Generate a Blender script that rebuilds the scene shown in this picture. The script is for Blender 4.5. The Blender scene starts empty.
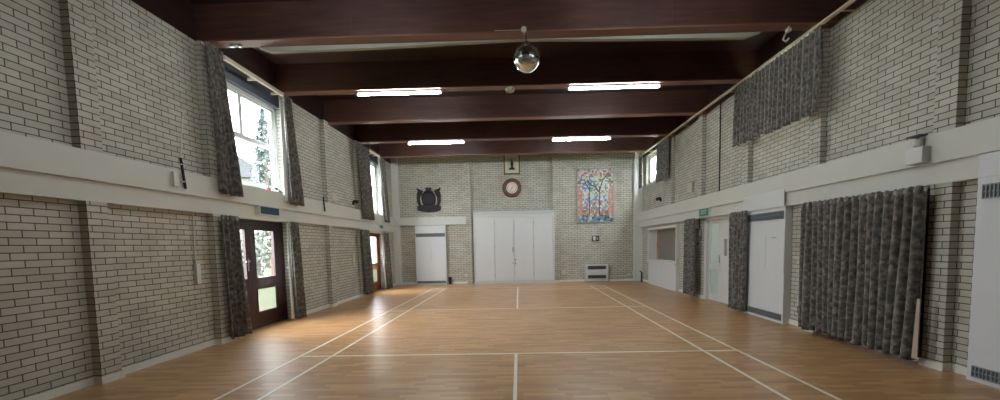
import bpy, bmesh, math, random
from mathutils import Vector, Matrix
random.seed(7)
S = bpy.context.scene
C = S.collection
PI = math.pi
LX, RX, FY, NY = -4.87, 4.90, 10.5, -7.6      # wall faces
TOP, CEIL = 4.75, 5.30

# ------------------------------------------------------------ materials
def srgb(r, g, b):
    f = lambda c: (c/255/12.92) if c/255 <= .04045 else ((c/255+.055)/1.055)**2.4
    return (f(r), f(g), f(b), 1)

def new_mat(name):
    m = bpy.data.materials.new(name); m.use_nodes = True
    nt = m.node_tree
    return m, nt, nt.nodes['Principled BSDF']

def N(nt, t, **kw):
    n = nt.nodes.new(t)
    for k, v in kw.items():
        setattr(n, k, v)
    return n

def pos_node(nt):
    return N(nt, 'ShaderNodeNewGeometry').outputs['Position']

def plain(name, col, rough=.5, metal=0, var=.08, scale=6, bump=0, spec=.5, coords='obj'):
    m, nt, p = new_mat(name)
    p.inputs['Roughness'].default_value = rough
    p.inputs['Metallic'].default_value = metal
    p.inputs['Specular IOR Level'].default_value = spec
    tc = N(nt, 'ShaderNodeTexCoord')
    no = N(nt, 'ShaderNodeTexNoise'); no.inputs['Scale'].default_value = scale; no.inputs['Detail'].default_value = 5
    nt.links.new(tc.outputs['Object'], no.inputs['Vector'])
    mix = N(nt, 'ShaderNodeMix', data_type='RGBA')
    nt.links.new(no.outputs['Fac'], mix.inputs['Factor'])
    c = list(col)
    mix.inputs['A'].default_value = [max(0, x*(1-var)) for x in c[:3]]+[1]
    mix.inputs['B'].default_value = [min(1, x*(1+var)) for x in c[:3]]+[1]
    nt.links.new(mix.outputs['Result'], p.inputs['Base Color'])
    if bump:
        b = N(nt, 'ShaderNodeBump'); b.inputs['Strength'].default_value = bump; b.inputs['Distance'].default_value = .01
        nt.links.new(no.outputs['Fac'], b.inputs['Height']); nt.links.new(b.outputs['Normal'], p.inputs['Normal'])
    return m

def brick_mat():
    m, nt, p = new_mat('painted_brick')
    L = nt.links.new
    geo = N(nt, 'ShaderNodeNewGeometry')
    sp = N(nt, 'ShaderNodeSeparateXYZ'); L(geo.outputs['Position'], sp.inputs[0])
    sn = N(nt, 'ShaderNodeSeparateXYZ'); L(geo.outputs['True Normal'], sn.inputs[0])
    ab = N(nt, 'ShaderNodeMath', operation='ABSOLUTE'); L(sn.outputs['X'], ab.inputs[0])
    gt = N(nt, 'ShaderNodeMath', operation='GREATER_THAN'); L(ab.outputs[0], gt.inputs[0]); gt.inputs[1].default_value = .5
    mx = N(nt, 'ShaderNodeMix', data_type='FLOAT')
    L(gt.outputs[0], mx.inputs['Factor']); L(sp.outputs['X'], mx.inputs['A']); L(sp.outputs['Y'], mx.inputs['B'])
    ad = N(nt, 'ShaderNodeMath', operation='ADD'); L(mx.outputs['Result'], ad.inputs[0]); ad.inputs[1].default_value = 20.0+.017
    az = N(nt, 'ShaderNodeMath', operation='ADD'); L(sp.outputs['Z'], az.inputs[0]); az.inputs[1].default_value = -.101+.075*4
    cb = N(nt, 'ShaderNodeCombineXYZ'); L(ad.outputs[0], cb.inputs[0]); L(az.outputs[0], cb.inputs[1])
    br = N(nt, 'ShaderNodeTexBrick'); L(cb.outputs[0], br.inputs['Vector'])
    br.offset = .5; br.offset_frequency = 2
    br.inputs['Scale'].default_value = 1; br.inputs['Brick Width'].default_value = .2275
    br.inputs['Row Height'].default_value = .075; br.inputs['Mortar Size'].default_value = .0058
    br.inputs['Mortar Smooth'].default_value = .25; br.inputs['Bias'].default_value = -.35
    br.inputs['Color1'].default_value = srgb(*BRICK_A)
    br.inputs['Color2'].default_value = srgb(*BRICK_B)
    br.inputs['Mortar'].default_value = srgb(*MORTAR)
    no = N(nt, 'ShaderNodeTexNoise'); no.inputs['Scale'].default_value = 3.0; no.inputs['Detail'].default_value = 6
    L(geo.outputs['Position'], no.inputs['Vector'])
    rr = N(nt, 'ShaderNodeValToRGB'); rr.color_ramp.elements[0].position = .35; rr.color_ramp.elements[1].position = .7
    rr.color_ramp.elements[0].color = (.88, .88, .86, 1); rr.color_ramp.elements[1].color = (1.04, 1.04, 1.04, 1)
    L(no.outputs['Fac'], rr.inputs[0])
    mu = N(nt, 'ShaderNodeMix', data_type='RGBA', blend_type='MULTIPLY'); mu.inputs['Factor'].default_value = 1
    L(br.outputs['Color'], mu.inputs['A']); L(rr.outputs[0], mu.inputs['B'])
    L(mu.outputs['Result'], p.inputs['Base Color'])
    p.inputs['Roughness'].default_value = .75
    inv = N(nt, 'ShaderNodeMath', operation='SUBTRACT'); inv.inputs[0].default_value = 1; L(br.outputs['Fac'], inv.inputs[1])
    n2 = N(nt, 'ShaderNodeTexNoise'); n2.inputs['Scale'].default_value = 60; L(geo.outputs['Position'], n2.inputs['Vector'])
    ma = N(nt, 'ShaderNodeMath', operation='MULTIPLY_ADD'); L(n2.outputs['Fac'], ma.inputs[0]); ma.inputs[1].default_value = .25; L(inv.outputs[0], ma.inputs[2])
    bu = N(nt, 'ShaderNodeBump'); bu.inputs['Strength'].default_value = .7; bu.inputs['Distance'].default_value = .006
    L(ma.outputs[0], bu.inputs['Height']); L(bu.outputs['Normal'], p.inputs['Normal'])
    return m

def floor_mat():
    m, nt, p = new_mat('oak_strip_floor')
    L = nt.links.new
    geo = N(nt, 'ShaderNodeNewGeometry')
    ad = N(nt, 'ShaderNodeVectorMath', operation='ADD'); L(geo.outputs['Position'], ad.inputs[0]); ad.inputs[1].default_value = (30, 30, 0)
    br = N(nt, 'ShaderNodeTexBrick'); L(ad.outputs[0], br.inputs['Vector'])
    br.offset = .37; br.offset_frequency = 2; br.squash = .8; br.squash_frequency = 3
    br.inputs['Scale'].default_value = 1; br.inputs['Brick Width'].default_value = .42
    br.inputs['Row Height'].default_value = .068; br.inputs['Mortar Size'].default_value = .0008
    br.inputs['Mortar Smooth'].default_value = .1; br.inputs['Bias'].default_value = .05
    br.inputs['Color1'].default_value = srgb(*FLOOR_A)
    br.inputs['Color2'].default_value = srgb(*FLOOR_B)
    br.inputs['Mortar'].default_value = srgb(96, 62, 38)
    mp = N(nt, 'ShaderNodeMapping'); mp.inputs['Scale'].default_value = (2.5, 45, 1)
    L(geo.outputs['Position'], mp.inputs['Vector'])
    no = N(nt, 'ShaderNodeTexNoise'); no.inputs['Scale'].default_value = 1.6; no.inputs['Detail'].default_value = 6
    L(mp.outputs[0], no.inputs['Vector'])
    rr = N(nt, 'ShaderNodeValToRGB'); rr.color_ramp.elements[0].position = .3; rr.color_ramp.elements[1].position = .75
    rr.color_ramp.elements[0].color = (.86, .83, .80, 1); rr.color_ramp.elements[1].color = (1.06, 1.06, 1.06, 1)
    L(no.outputs['Fac'], rr.inputs[0])
    mu = N(nt, 'ShaderNodeMix', data_type='RGBA', blend_type='MULTIPLY'); mu.inputs['Factor'].default_value = 1
    L(br.outputs['Color'], mu.inputs['A']); L(rr.outputs[0], mu.inputs['B'])
    L(mu.outputs['Result'], p.inputs['Base Color'])
    n3 = N(nt, 'ShaderNodeTexNoise'); n3.inputs['Scale'].default_value = .8; n3.inputs['Detail'].default_value = 4
    L(geo.outputs['Position'], n3.inputs['Vector'])
    mr = N(nt, 'ShaderNodeMapRange'); mr.inputs['To Min'].default_value = .27; mr.inputs['To Max'].default_value = .42
    L(n3.outputs['Fac'], mr.inputs['Value']); L(mr.outputs[0], p.inputs['Roughness'])
    p.inputs['Specular IOR Level'].default_value = .5
    p.inputs['Coat Weight'].default_value = .15; p.inputs['Coat Roughness'].default_value = .32
    bu = N(nt, 'ShaderNodeBump'); bu.inputs['Strength'].default_value = .15; bu.inputs['Distance'].default_value = .002
    L(n3.outputs['Fac'], bu.inputs['Height']); L(bu.outputs['Normal'], p.inputs['Normal'])
    return m

def wood(name, a, b, rough=.4, along='X', scale=1.0, panel=None):
    """grain stretched along one world axis"""
    m, nt, p = new_mat(name)
    L = nt.links.new
    geo = N(nt, 'ShaderNodeNewGeometry')
    mp = N(nt, 'ShaderNodeMapping')
    sc = {'X': (1.2, 14, 14), 'Y': (14, 1.2, 14), 'Z': (14, 14, 1.2)}[along]
    mp.inputs['Scale'].default_value = [s*scale for s in sc]
    L(geo.outputs['Position'], mp.inputs['Vector'])
    no = N(nt, 'ShaderNodeTexNoise'); no.inputs['Scale'].default_value = 1.5; no.inputs['Detail'].default_value = 7; no.inputs['Roughness'].default_value = .6
    L(mp.outputs[0], no.inputs['Vector'])
    rr = N(nt, 'ShaderNodeValToRGB'); rr.color_ramp.elements[0].position = .3; rr.color_ramp.elements[1].position = .72
    rr.color_ramp.elements[0].color = a; rr.color_ramp.elements[1].color = b
    L(no.outputs['Fac'], rr.inputs[0])
    out = rr.outputs[0]
    if panel:
        n2 = N(nt, 'ShaderNodeTexNoise'); n2.inputs['Scale'].default_value = panel; n2.inputs['Detail'].default_value = 2
        L(geo.outputs['Position'], n2.inputs['Vector'])
        r2 = N(nt, 'ShaderNodeValToRGB'); r2.color_ramp.elements[0].position = .35; r2.color_ramp.elements[1].position = .7
        r2.color_ramp.elements[0].color = (.72, .72, .75, 1); r2.color_ramp.elements[1].color = (1.2, 1.15, 1.1, 1)
        L(n2.outputs['Fac'], r2.inputs[0])
        mu = N(nt, 'ShaderNodeMix', data_type='RGBA', blend_type='MULTIPLY'); mu.inputs['Factor'].default_value = 1
        L(out, mu.inputs['A']); L(r2.outputs[0], mu.inputs['B']); out = mu.outputs['Result']
    L(out, p.inputs['Base Color'])
    p.inputs['Roughness'].default_value = rough
    return m

def curtain_mat():
    m, nt, p = new_mat('floral_curtain_cloth')
    L = nt.links.new
    tc = N(nt, 'ShaderNodeTexCoord')
    uv = tc.outputs['UV']
    # soft leaf mottling
    n1 = N(nt, 'ShaderNodeTexNoise'); n1.inputs['Scale'].default_value = 14; n1.inputs['Detail'].default_value = 4
    L(uv, n1.inputs['Vector'])
    r1 = N(nt, 'ShaderNodeValToRGB'); e = r1.color_ramp.elements
    e[0].position = .36; e[0].color = srgb(68, 68, 65); e[1].position = .66; e[1].color = srgb(130, 126, 116)
    e.new(.5).color = srgb(94, 92, 87)
    L(n1.outputs['Fac'], r1.inputs[0])
    # blooms
    v = N(nt, 'ShaderNodeTexVoronoi'); v.inputs['Scale'].default_value = 8.5; v.inputs['Randomness'].default_value = .8
    n2 = N(nt, 'ShaderNodeTexNoise'); n2.inputs['Scale'].default_value = 22
    L(uv, n2.inputs['Vector'])
    vm = N(nt, 'ShaderNodeVectorMath', operation='SCALE'); L(n2.outputs['Color'], vm.inputs[0]); vm.inputs['Scale'].default_value = .09
    va = N(nt, 'ShaderNodeVectorMath', operation='ADD'); L(uv, va.inputs[0]); L(vm.outputs[0], va.inputs[1])
    L(va.outputs[0], v.inputs['Vector'])
    r2 = N(nt, 'ShaderNodeValToRGB'); e = r2.color_ramp.elements
    e[0].position = .17; e[0].color = (1, 1, 1, 1); e[1].position = .30; e[1].color = (0, 0, 0, 1)
    L(v.outputs['Distance'], r2.inputs[0])
    sc = N(nt, 'ShaderNodeSeparateColor'); L(v.outputs['Color'], sc.inputs[0])
    g = N(nt, 'ShaderNodeMath', operation='GREATER_THAN'); L(sc.outputs[0], g.inputs[0]); g.inputs[1].default_value = .35
    mm = N(nt, 'ShaderNodeMath', operation='MULTIPLY'); L(g.outputs[0], mm.inputs[0]); L(r2.outputs[0], mm.inputs[1])
    m2 = N(nt, 'ShaderNodeMath', operation='MULTIPLY'); L(mm.outputs[0], m2.inputs[0]); m2.inputs[1].default_value = .75
    mix = N(nt, 'ShaderNodeMix', data_type='RGBA'); L(m2.outputs[0], mix.inputs['Factor'])
    L(r1.outputs[0], mix.inputs['A']); mix.inputs['B'].default_value = srgb(156, 134, 128)
    L(mix.outputs['Result'], p.inputs['Base Color'])
    p.inputs['Roughness'].default_value = .85
    p.inputs['Sheen Weight'].default_value = .2
    return m

def glass_mat(name='clear_glass', tint=(1, 1, 1, 1), fac=.07, rough=.02):
    m, nt, p = new_mat(name)
    nt.nodes.remove(p)
    o = nt.nodes['Material Output']
    t = N(nt, 'ShaderNodeBsdfTransparent'); t.inputs[0].default_value = tint
    g = N(nt, 'ShaderNodeBsdfGlossy'); g.inputs['Roughness'].default_value = rough
    mx = N(nt, 'ShaderNodeMixShader'); mx.inputs[0].default_value = fac
    nt.links.new(t.outputs[0], mx.inputs[1]); nt.links.new(g.outputs[0], mx.inputs[2]); nt.links.new(mx.outputs[0], o.inputs[0])
    return m

def frosted_mat(name, col):
    m, nt, p = new_mat(name)
    nt.nodes.remove(p)
    o = nt.nodes['Material Output']
    t = N(nt, 'ShaderNodeBsdfTranslucent'); t.inputs[0].default_value = col
    d = N(nt, 'ShaderNodeBsdfDiffuse'); d.inputs[0].default_value = col
    g = N(nt, 'ShaderNodeBsdfGlossy'); g.inputs['Roughness'].default_value = .25
    no = N(nt, 'ShaderNodeTexNoise'); no.inputs['Scale'].default_value = 2.5
    a = N(nt, 'ShaderNodeMixShader'); a.inputs[0].default_value = .4
    b = N(nt, 'ShaderNodeMixShader'); b.inputs[0].default_value = .08
    nt.links.new(t.outputs[0], a.inputs[1]); nt.links.new(d.outputs[0], a.inputs[2])
    nt.links.new(a.outputs[0], b.inputs[1]); nt.links.new(g.outputs[0], b.inputs[2]); nt.links.new(b.outputs[0], o.inputs[0])
    return m

def emit_mat(name, col, s):
    m, nt, p = new_mat(name)
    p.inputs['Base Color'].default_value = (.9, .9, .9, 1)
    p.inputs['Emission Color'].default_value = col
    p.inputs['Emission Strength'].default_value = s
    return m

BRICK_A, BRICK_B, MORTAR = (192, 191, 180), (174, 168, 154), (84, 74, 64)
FLOOR_A, FLOOR_B = (198, 156, 108), (166, 124, 82)
M = {}
M['brick'] = brick_mat()
M['floor'] = floor_mat()
M['beam'] = wood('stained_plywood_beam', srgb(64, 42, 38), srgb(88, 60, 53), .36, 'X', 1, .7)
M['ceilwood'] = wood('stained_plywood_ceiling', srgb(46, 32, 30), srgb(62, 44, 40), .42, 'Y', 1, .6)
M['lipwood'] = wood('varnished_timber_lip', srgb(104, 68, 54), srgb(124, 82, 66), .4, 'X')
M['white'] = plain('white_gloss_paint', srgb(206, 208, 204), .4, var=.03)
M['band'] = plain('off_white_board_paint', srgb(200, 201, 193), .5, var=.05, scale=3)
M['cupboard'] = plain('cool_white_cupboard_paint', srgb(208, 211, 213), .45, var=.02)
M['heater'] = plain('pale_grey_enamel', srgb(196, 200, 201), .4, var=.02)
M['grille'] = plain('grey_louvre_metal', srgb(136, 142, 146), .5, metal=.1, var=.05)
M['grille_dark'] = plain('dark_louvre_slot', srgb(76, 82, 86), .6)
M['skirt'] = plain('white_skirting_paint', srgb(222, 222, 212), .45, var=.05)
M['line'] = plain('white_line_paint', srgb(226, 222, 210), .35, var=.04)
M['curtain'] = curtain_mat()
M['lining'] = plain('cream_curtain_lining', srgb(176, 164, 146), .9, var=.05)
M['whitelining'] = plain('white_curtain_lining', srgb(214, 218, 222), .9, var=.04)
M['rail'] = plain('cream_rail_paint', srgb(196, 186, 166), .45, var=.04)
M['darkdoor'] = wood('dark_mahogany', srgb(44, 22, 22), srgb(62, 32, 30), .3, 'Z')
M['browndoor'] = wood('varnished_brown_timber', srgb(118, 66, 40), srgb(146, 84, 52), .35, 'Z')
M['glass'] = glass_mat()
M['frost'] = frosted_mat('frosted_pale_glass', (.80, .90, .86, 1))
M['obscure'] = frosted_mat('cream_obscured_glass', (.36, .37, .31, 1))
M['dgrille'] = plain('dark_grey_louvre', srgb(92, 94, 94), .5)
M['ddark'] = plain('black_louvre_slot', srgb(48, 50, 52), .6)
M['lintel_shade'] = plain('blue_grey_lintel_shade', srgb(70, 76, 88), .6)
M['black'] = plain('black_plastic', srgb(26, 26, 28), .45)
M['chrome'] = plain('brushed_steel', srgb(190, 190, 190), .25, metal=1, var=.02)
M['mirror'] = plain('mirror_facets', srgb(214, 220, 216), .12, metal=1, var=.01)
M['tube'] = emit_mat('fluorescent_tube', (.92, .99, 1, 1), 41)
M['clockwood'] = wood('brown_clock_wood', srgb(88, 52, 36), srgb(116, 72, 52), .4, 'X', 3)
M['dial'] = plain('cream_dial', srgb(222, 216, 204), .5, var=.02)
M['ink'] = plain('black_ink', srgb(30, 28, 30), .6)
M['gilt'] = plain('dull_gilt_wood', srgb(112, 88, 46), .45, metal=.2, scale=30)
M['mount'] = plain('cream_card_mount', srgb(208, 204, 186), .8, var=.03)
M['carved'] = plain('dark_carved_wood', srgb(30, 24, 26), .7, var=.3, scale=30, bump=.6)
M['carved2'] = plain('dark_carved_shield', srgb(38, 30, 38), .7, var=.3, scale=40, bump=.6)
M['green'] = plain('green_sign_face', srgb(0, 128, 104), .4, var=.02)
M['darkgreen'] = plain('dark_blue_green_face', srgb(20, 62, 84), .25, var=.1)
M['red'] = plain('red_plastic', srgb(176, 30, 34), .4)
M['beige'] = plain('beige_plastic', srgb(186, 182, 164), .5, var=.02)
M['shutter'] = plain('grey_brown_shutter', srgb(122, 116, 106), .5, var=.06, scale=3)
M['pine'] = wood('pinkish_timber_jamb', srgb(150, 120, 104), srgb(170, 140, 122), .5, 'Z')
M['pale'] = plain('pale_grey_board', srgb(150, 150, 140), .7, var=.1, scale=3)
M['leaf'] = plain('green_leaves', srgb(20, 38, 34), .6, var=.5, scale=3)
M['leafpale'] = plain('pale_shrub_leaves', srgb(78, 84, 76), .6, var=.5, scale=8)
M['bark'] = plain('brown_bark', srgb(84, 68, 54), .9, var=.2, scale=20, bump=.5)
M['paving'] = plain('pale_paving', srgb(128, 126, 120), .8, var=.1, scale=2)
M['lawn'] = plain('mown_lawn', srgb(60, 76, 48), .9, var=.3, scale=4)
M['rooftile'] = plain('grey_brown_roof_tile', srgb(34, 35, 39), .8, var=.2, scale=12)
M['housewall'] = plain('pale_house_render', srgb(120, 114, 104), .8)
M['corridor'] = plain('pale_corridor_paint', srgb(206, 214, 206), .7)

# ------------------------------------------------------------ helpers
WL = {}     # world location of every parent, so that children can be built in world coordinates

def tag(o, label=None, cat=None, group=None, kind=None):
    if label: o['label'] = label
    if cat: o['category'] = cat
    if group: o['group'] = group
    if kind: o['kind'] = kind
    return o

def thing(name, loc, label, cat, group=None, kind=None):
    o = bpy.data.objects.new(name, None); C.objects.link(o)
    o.empty_display_size = .1
    o.location = loc; WL[o.name] = Vector(loc)
    return tag(o, label, cat, group, kind)

def far_apart(bm):
    """groups of loose pieces that stand apart: each becomes an object of its own"""
    bm.verts.index_update(); bm.verts.ensure_lookup_table()
    seen = set(); isl = []
    for v in bm.verts:
        if v.index in seen: continue
        st = [v]; seen.add(v.index); c = []
        while st:
            a = st.pop(); c.append(a)
            for e in a.link_edges:
                b = e.other_vert(a)
                if b.index not in seen: seen.add(b.index); st.append(b)
        isl.append(c)
    if len(isl) < 2 or len(isl) > 120: return [None]
    bx = [([min(v.co[i] for v in c) for i in range(3)], [max(v.co[i] for v in c) for i in range(3)]) for c in isl]
    par = list(range(len(isl)))
    def find(i):
        while par[i] != i: i = par[i]
        return i
    for i in range(len(isl)):
        for j in range(i):
            g = math.sqrt(sum(max(0, bx[i][0][k]-bx[j][1][k], bx[j][0][k]-bx[i][1][k])**2 for k in range(3)))
            sz = max(max(b[1][k]-b[0][k] for k in range(3)) for b in (bx[i], bx[j]))
            if g <= max(.02, .5*sz): par[find(i)] = find(j)
    gr = {}
    for i, c in enumerate(isl): gr.setdefault(find(i), set()).update(v.index for v in c)
    return [None] if len(gr) == 1 else list(gr.values())

def obj(name, bm, mat, parent=None, smooth=False, label=None):
    off = WL[parent.name] if parent is not None else Vector((0, 0, 0))
    if parent is not None:
        bmesh.ops.translate(bm, verts=bm.verts, vec=-off)
    bmesh.ops.recalc_face_normals(bm, faces=bm.faces)
    first = None
    for piece in far_apart(bm):
        me = bpy.data.meshes.new(name)
        if piece is None: bm.to_mesh(me)
        else:
            b2 = bm.copy(); b2.verts.index_update()
            bmesh.ops.delete(b2, geom=[v for v in b2.verts if v.index not in piece], context='VERTS')
            b2.to_mesh(me); b2.free()
        for mm in (mat if isinstance(mat, (list, tuple)) else [mat]):
            me.materials.append(mm)
        if smooth:
            for p in me.polygons: p.use_smooth = True
        o = bpy.data.objects.new(name, me); C.objects.link(o)
        if parent is not None: o.parent = parent
        elif first is not None: o['kind'] = 'structure'
        WL[o.name] = off if parent is not None else Vector((0, 0, 0))
        if label: o['label'] = label
        first = first or o
    bm.free()
    return first

def base_at(o):
    """move a one-mesh object's origin to its bounding box base centre"""
    vs = o.data.vertices
    lo = Vector([min(v.co[i] for v in vs) for i in range(3)]); hi = Vector([max(v.co[i] for v in vs) for i in range(3)])
    c = Vector(((lo.x+hi.x)/2, (lo.y+hi.y)/2, lo.z))
    for v in vs: v.co -= c
    o.location = o.location + c
    WL[o.name] = Vector(o.location)
    return o

def struct(name, bm, mat, parent=None, smooth=False):
    o = obj(name, bm, mat, parent, smooth)
    if parent is None: o['kind'] = 'structure'
    return o

def box(bm, x0, x1, y0, y1, z0, z1, bev=0, mi=0):
    x0, x1 = sorted((x0, x1)); y0, y1 = sorted((y0, y1)); z0, z1 = sorted((z0, z1))
    r = bmesh.ops.create_cube(bm, size=1)
    vs = r['verts']
    for v in vs:
        v.co = Vector(((x0+x1)/2+v.co.x*(x1-x0), (y0+y1)/2+v.co.y*(y1-y0), (z0+z1)/2+v.co.z*(z1-z0)))
    fs = set(f for v in vs for f in v.link_faces)
    for f in fs: f.material_index = mi
    if bev:
        es = list(set(e for v in vs for e in v.link_edges))
        bmesh.ops.bevel(bm, geom=es, offset=bev, segments=2, affect='EDGES', profile=.7)
    return vs

def B(*a, **k):
    bm = bmesh.new(); box(bm, *a, **k); return bm

def tube(bm, p0, p1, r, n=12, r2=None, mi=0):
    p0, p1 = Vector(p0), Vector(p1); d = p1-p0
    q = d.to_track_quat('Z', 'Y').to_matrix().to_4x4()
    mt = Matrix.Translation((p0+p1)/2) @ q
    g = bmesh.ops.create_cone(bm, cap_ends=True, segments=n, radius1=r, radius2=(r if r2 is None else r2), depth=d.length, matrix=mt)
    for v in g['verts']:
        for f in v.link_faces: f.material_index = mi

def polytube(bm, pts, r, n=8):
    for a, b in zip(pts[:-1], pts[1:]): tube(bm, a, b, r, n)

def prism(bm, poly, axis, a, b, mi=0):
    """poly in the two other axes; axis 'X': (y,z), 'Y': (x,z), 'Z': (x,y)"""
    def P(u, v, w):
        return {'X': (w, u, v), 'Y': (u, w, v), 'Z': (u, v, w)}[axis]
    lo = [bm.verts.new(P(u, v, a)) for u, v in poly]; hi = [bm.verts.new(P(u, v, b)) for u, v in poly]
    n = len(poly)
    fs = [bm.faces.new(lo), bm.faces.new(hi[::-1])]
    for i in range(n):
        fs.append(bm.faces.new((lo[i], lo[(i+1) % n], hi[(i+1) % n], hi[i])))
    for f in fs: f.material_index = mi
    return fs

def disc_poly(cx, cz, r, n=32, r2=None):
    return [(cx+r*math.cos(2*PI*i/n), cz+(r2 or r)*math.sin(2*PI*i/n)) for i in range(n)]

def ring(bm, cx, cz, r0, r1, y0, y1, n=48):
    """ring facing -Y"""
    a = [[bm.verts.new((cx+r*math.cos(2*PI*i/n), y, cz+r*math.sin(2*PI*i/n))) for i in range(n)]
         for r, y in ((r0, y1), (r0, y0+.3*(y1-y0)), ((r0+r1)/2, y0), (r1, y0+.4*(y1-y0)), (r1, y1))]
    for k in range(len(a)):
        A, Bv = a[k], a[(k+1) % len(a)]
        for i in range(n):
            bm.faces.new((A[i], A[(i+1) % n], Bv[(i+1) % n], Bv[i]))

def wall_with_holes(x0, x1, y0, y1, z0, z1, holes, axis='X'):
    """slab across X (axis X: holes in (y0,y1,z0,z1)); only outer faces are made"""
    us = sorted(set([y0, y1]+[h[0] for h in holes]+[h[1] for h in holes]))
    zs = sorted(set([z0, z1]+[h[2] for h in holes]+[h[3] for h in holes]))
    def solid(i, j):
        if i < 0 or j < 0 or i >= len(us)-1 or j >= len(zs)-1: return False
        u, z = (us[i]+us[i+1])/2, (zs[j]+zs[j+1])/2
        return not any(h[0] < u < h[1] and h[2] < z < h[3] for h in holes)
    bm = bmesh.new()
    def q(*p): bm.faces.new([bm.verts.new(c) for c in p])
    for i in range(len(us)-1):
        for j in range(len(zs)-1):
            if not solid(i, j): continue
            a, b, c, d = us[i], us[i+1], zs[j], zs[j+1]
            q((x0, a, c), (x0, b, c), (x0, b, d), (x0, a, d)); q((x1, a, c), (x1, a, d), (x1, b, d), (x1, b, c))
            if not solid(i-1, j): q((x0, a, c), (x0, a, d), (x1, a, d), (x1, a, c))
            if not solid(i+1, j): q((x0, b, c), (x1, b, c), (x1, b, d), (x0, b, d))
            if not solid(i, j-1): q((x0, a, c), (x1, a, c), (x1, b, c), (x0, b, c))
            if not solid(i, j+1): q((x0, a, d), (x0, b, d), (x1, b, d), (x1, a, d))
    bmesh.ops.remove_doubles(bm, verts=bm.verts, dist=1e-5)
    return bm

# ------------------------------------------------------------ room shell
struct('floor', B(LX-.3, RX+.3, NY-.3, FY+.3, -.12, 0), M['floor'])
L_OPEN = [(1.05, 3.05, 0, 2.10), (6.92, 8.98, 0, 2.10), (1.05, 3.05, 2.68, 4.75), (6.92, 8.98, 2.68, 4.75)]
struct('wall_left', wall_with_holes(LX-.3, LX, NY, FY, 0, TOP, L_OPEN), M['brick'])
R_OPEN = [(-.72, .80, 0, 2.08), (3.72, 5.05, 0, 2.10), (6.72, 9.22, .86, 1.95), (1.15, 2.95, 3.62, 4.60), (7.80, 9.86, 3.62, 4.72)]
struct('wall_right', wall_with_holes(RX, RX+.3, NY, FY, 0, TOP, R_OPEN), M['brick'])
struct('wall_far', B(LX-.3, RX+.3, FY, FY+.3, 0, CEIL), M['brick'])
struct('wall_near', B(LX-.3, RX+.3, NY-.3, NY, 0, CEIL), M['brick'])
# timber wall heads above the brick, ceiling, beams
bm = bmesh.new(); box(bm, LX-.3, LX, NY, FY, TOP, CEIL); struct('trim_1', bm, M['ceilwood'])
bm = bmesh.new(); box(bm, RX, RX+.3, NY, FY, TOP, CEIL); struct('trim_2', bm, M['ceilwood'])
struct('ceiling', B(LX-.3, RX+.3, NY-.3, FY+.3, CEIL, CEIL+.15), M['ceilwood'])
BEAMS = [-7.16, -5.16, -3.16, -1.16, .84, 2.89, 4.93, 6.93, 8.98]
tn = 3
for k, y in enumerate(BEAMS):
    b = struct('trim_%d' % tn, B(LX, RX, y, y+.20, TOP+.012, CEIL), M['beam']); tn += 1
    obj('soffit_board', B(LX+.002, RX-.002, y-.006, y+.206, TOP-.012, TOP+.012), M['lipwood'], b)
    # shallow joint cover strips between plywood panels
    j = bmesh.new()
    for x in (-2.45, 0.0, 2.45): box(j, x-.004, x+.004, y-.003, y, TOP+.02, CEIL-.01)
    obj('panel_joint', j, M['beam'], b)
# tapered boards coloured pale for a window-lit strip behind the first beam in view
bm = bmesh.new()
prism(bm, [(-4.05, TOP-.01), (-3.85, TOP-.085), (-2.2, TOP-.07), (0.1, TOP-.014), (0.1, TOP)], 'Y', 1.05, 1.13)
prism(bm, [(0.1, TOP), (0.1, TOP-.014), (2.2, TOP-.06), (3.65, TOP-.085), (3.9, TOP-.01)], 'Y', 1.05, 1.13)
struct('trim_%d' % tn, bm, M['pale']); tn += 1

# bands (boxed ledges) on both sides and the far left bay
def band(x_out, x_lo, x_hi, y0, y1):
    global tn
    o = struct('trim_%d' % tn, B(x_out, x_lo, y0, y1, 2.10, 2.335), M['band']); tn += 1
    obj('ledge_board', B(x_out, x_hi, y0, y1, 2.335, 2.665, bev=.006), M['band'], o)
band(LX, -4.785, -4.745, NY, FY)
band(RX, 4.785, 4.75, NY, FY)
bm = bmesh.new(); box(bm, -4.74, -2.02, FY-.10, FY, 2.36, 2.67, bev=.005)
struct('trim_%d' % tn, bm, M['band']); tn += 1

# brick pilasters
LP = [-5.06, -3.06, -1.06, .80, 3.052, 4.68, 6.68, 8.982]
RP = [-4.98, -2.98, -.98, .98, 2.96, 5.06, 7.10]
for side, ys in ((-1, LP), (1, RP)):
    for y in ys:
        w = .235
        xw = LX if side < 0 else RX; xf = LX+.10 if side < 0 else RX-.10
        bm = bmesh.new(); 
        up = (2.66, TOP-.012)
        z_lo = (0, 2.10)
        if side > 0 and y in (7.10, .98, 5.06): z_lo = None
        for zz in (z_lo, up):
            if zz: box(bm, xw, xf, y, y+w, zz[0], zz[1])
        if side > 0 and y == .98: box(bm, xw, xf, 1.0, 1.22, 0, 2.10)
        struct('trim_%d' % tn, bm, M['brick']); tn += 1
# far wall pilasters and painted corner posts
for x0, x1 in ((-2.02, -1.79), (1.43, 1.67)):
    struct('trim_%d' % tn, B(x0, x1, FY-.11, FY, 0, CEIL), M['brick']); tn += 1
struct('trim_%d' % tn, B(LX, -4.655, FY-.26, FY, 0, CEIL), M['white']); tn += 1
struct('trim_%d' % tn, B(4.60, RX, FY-.16, FY, 0, CEIL), M['white']); tn += 1

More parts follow.
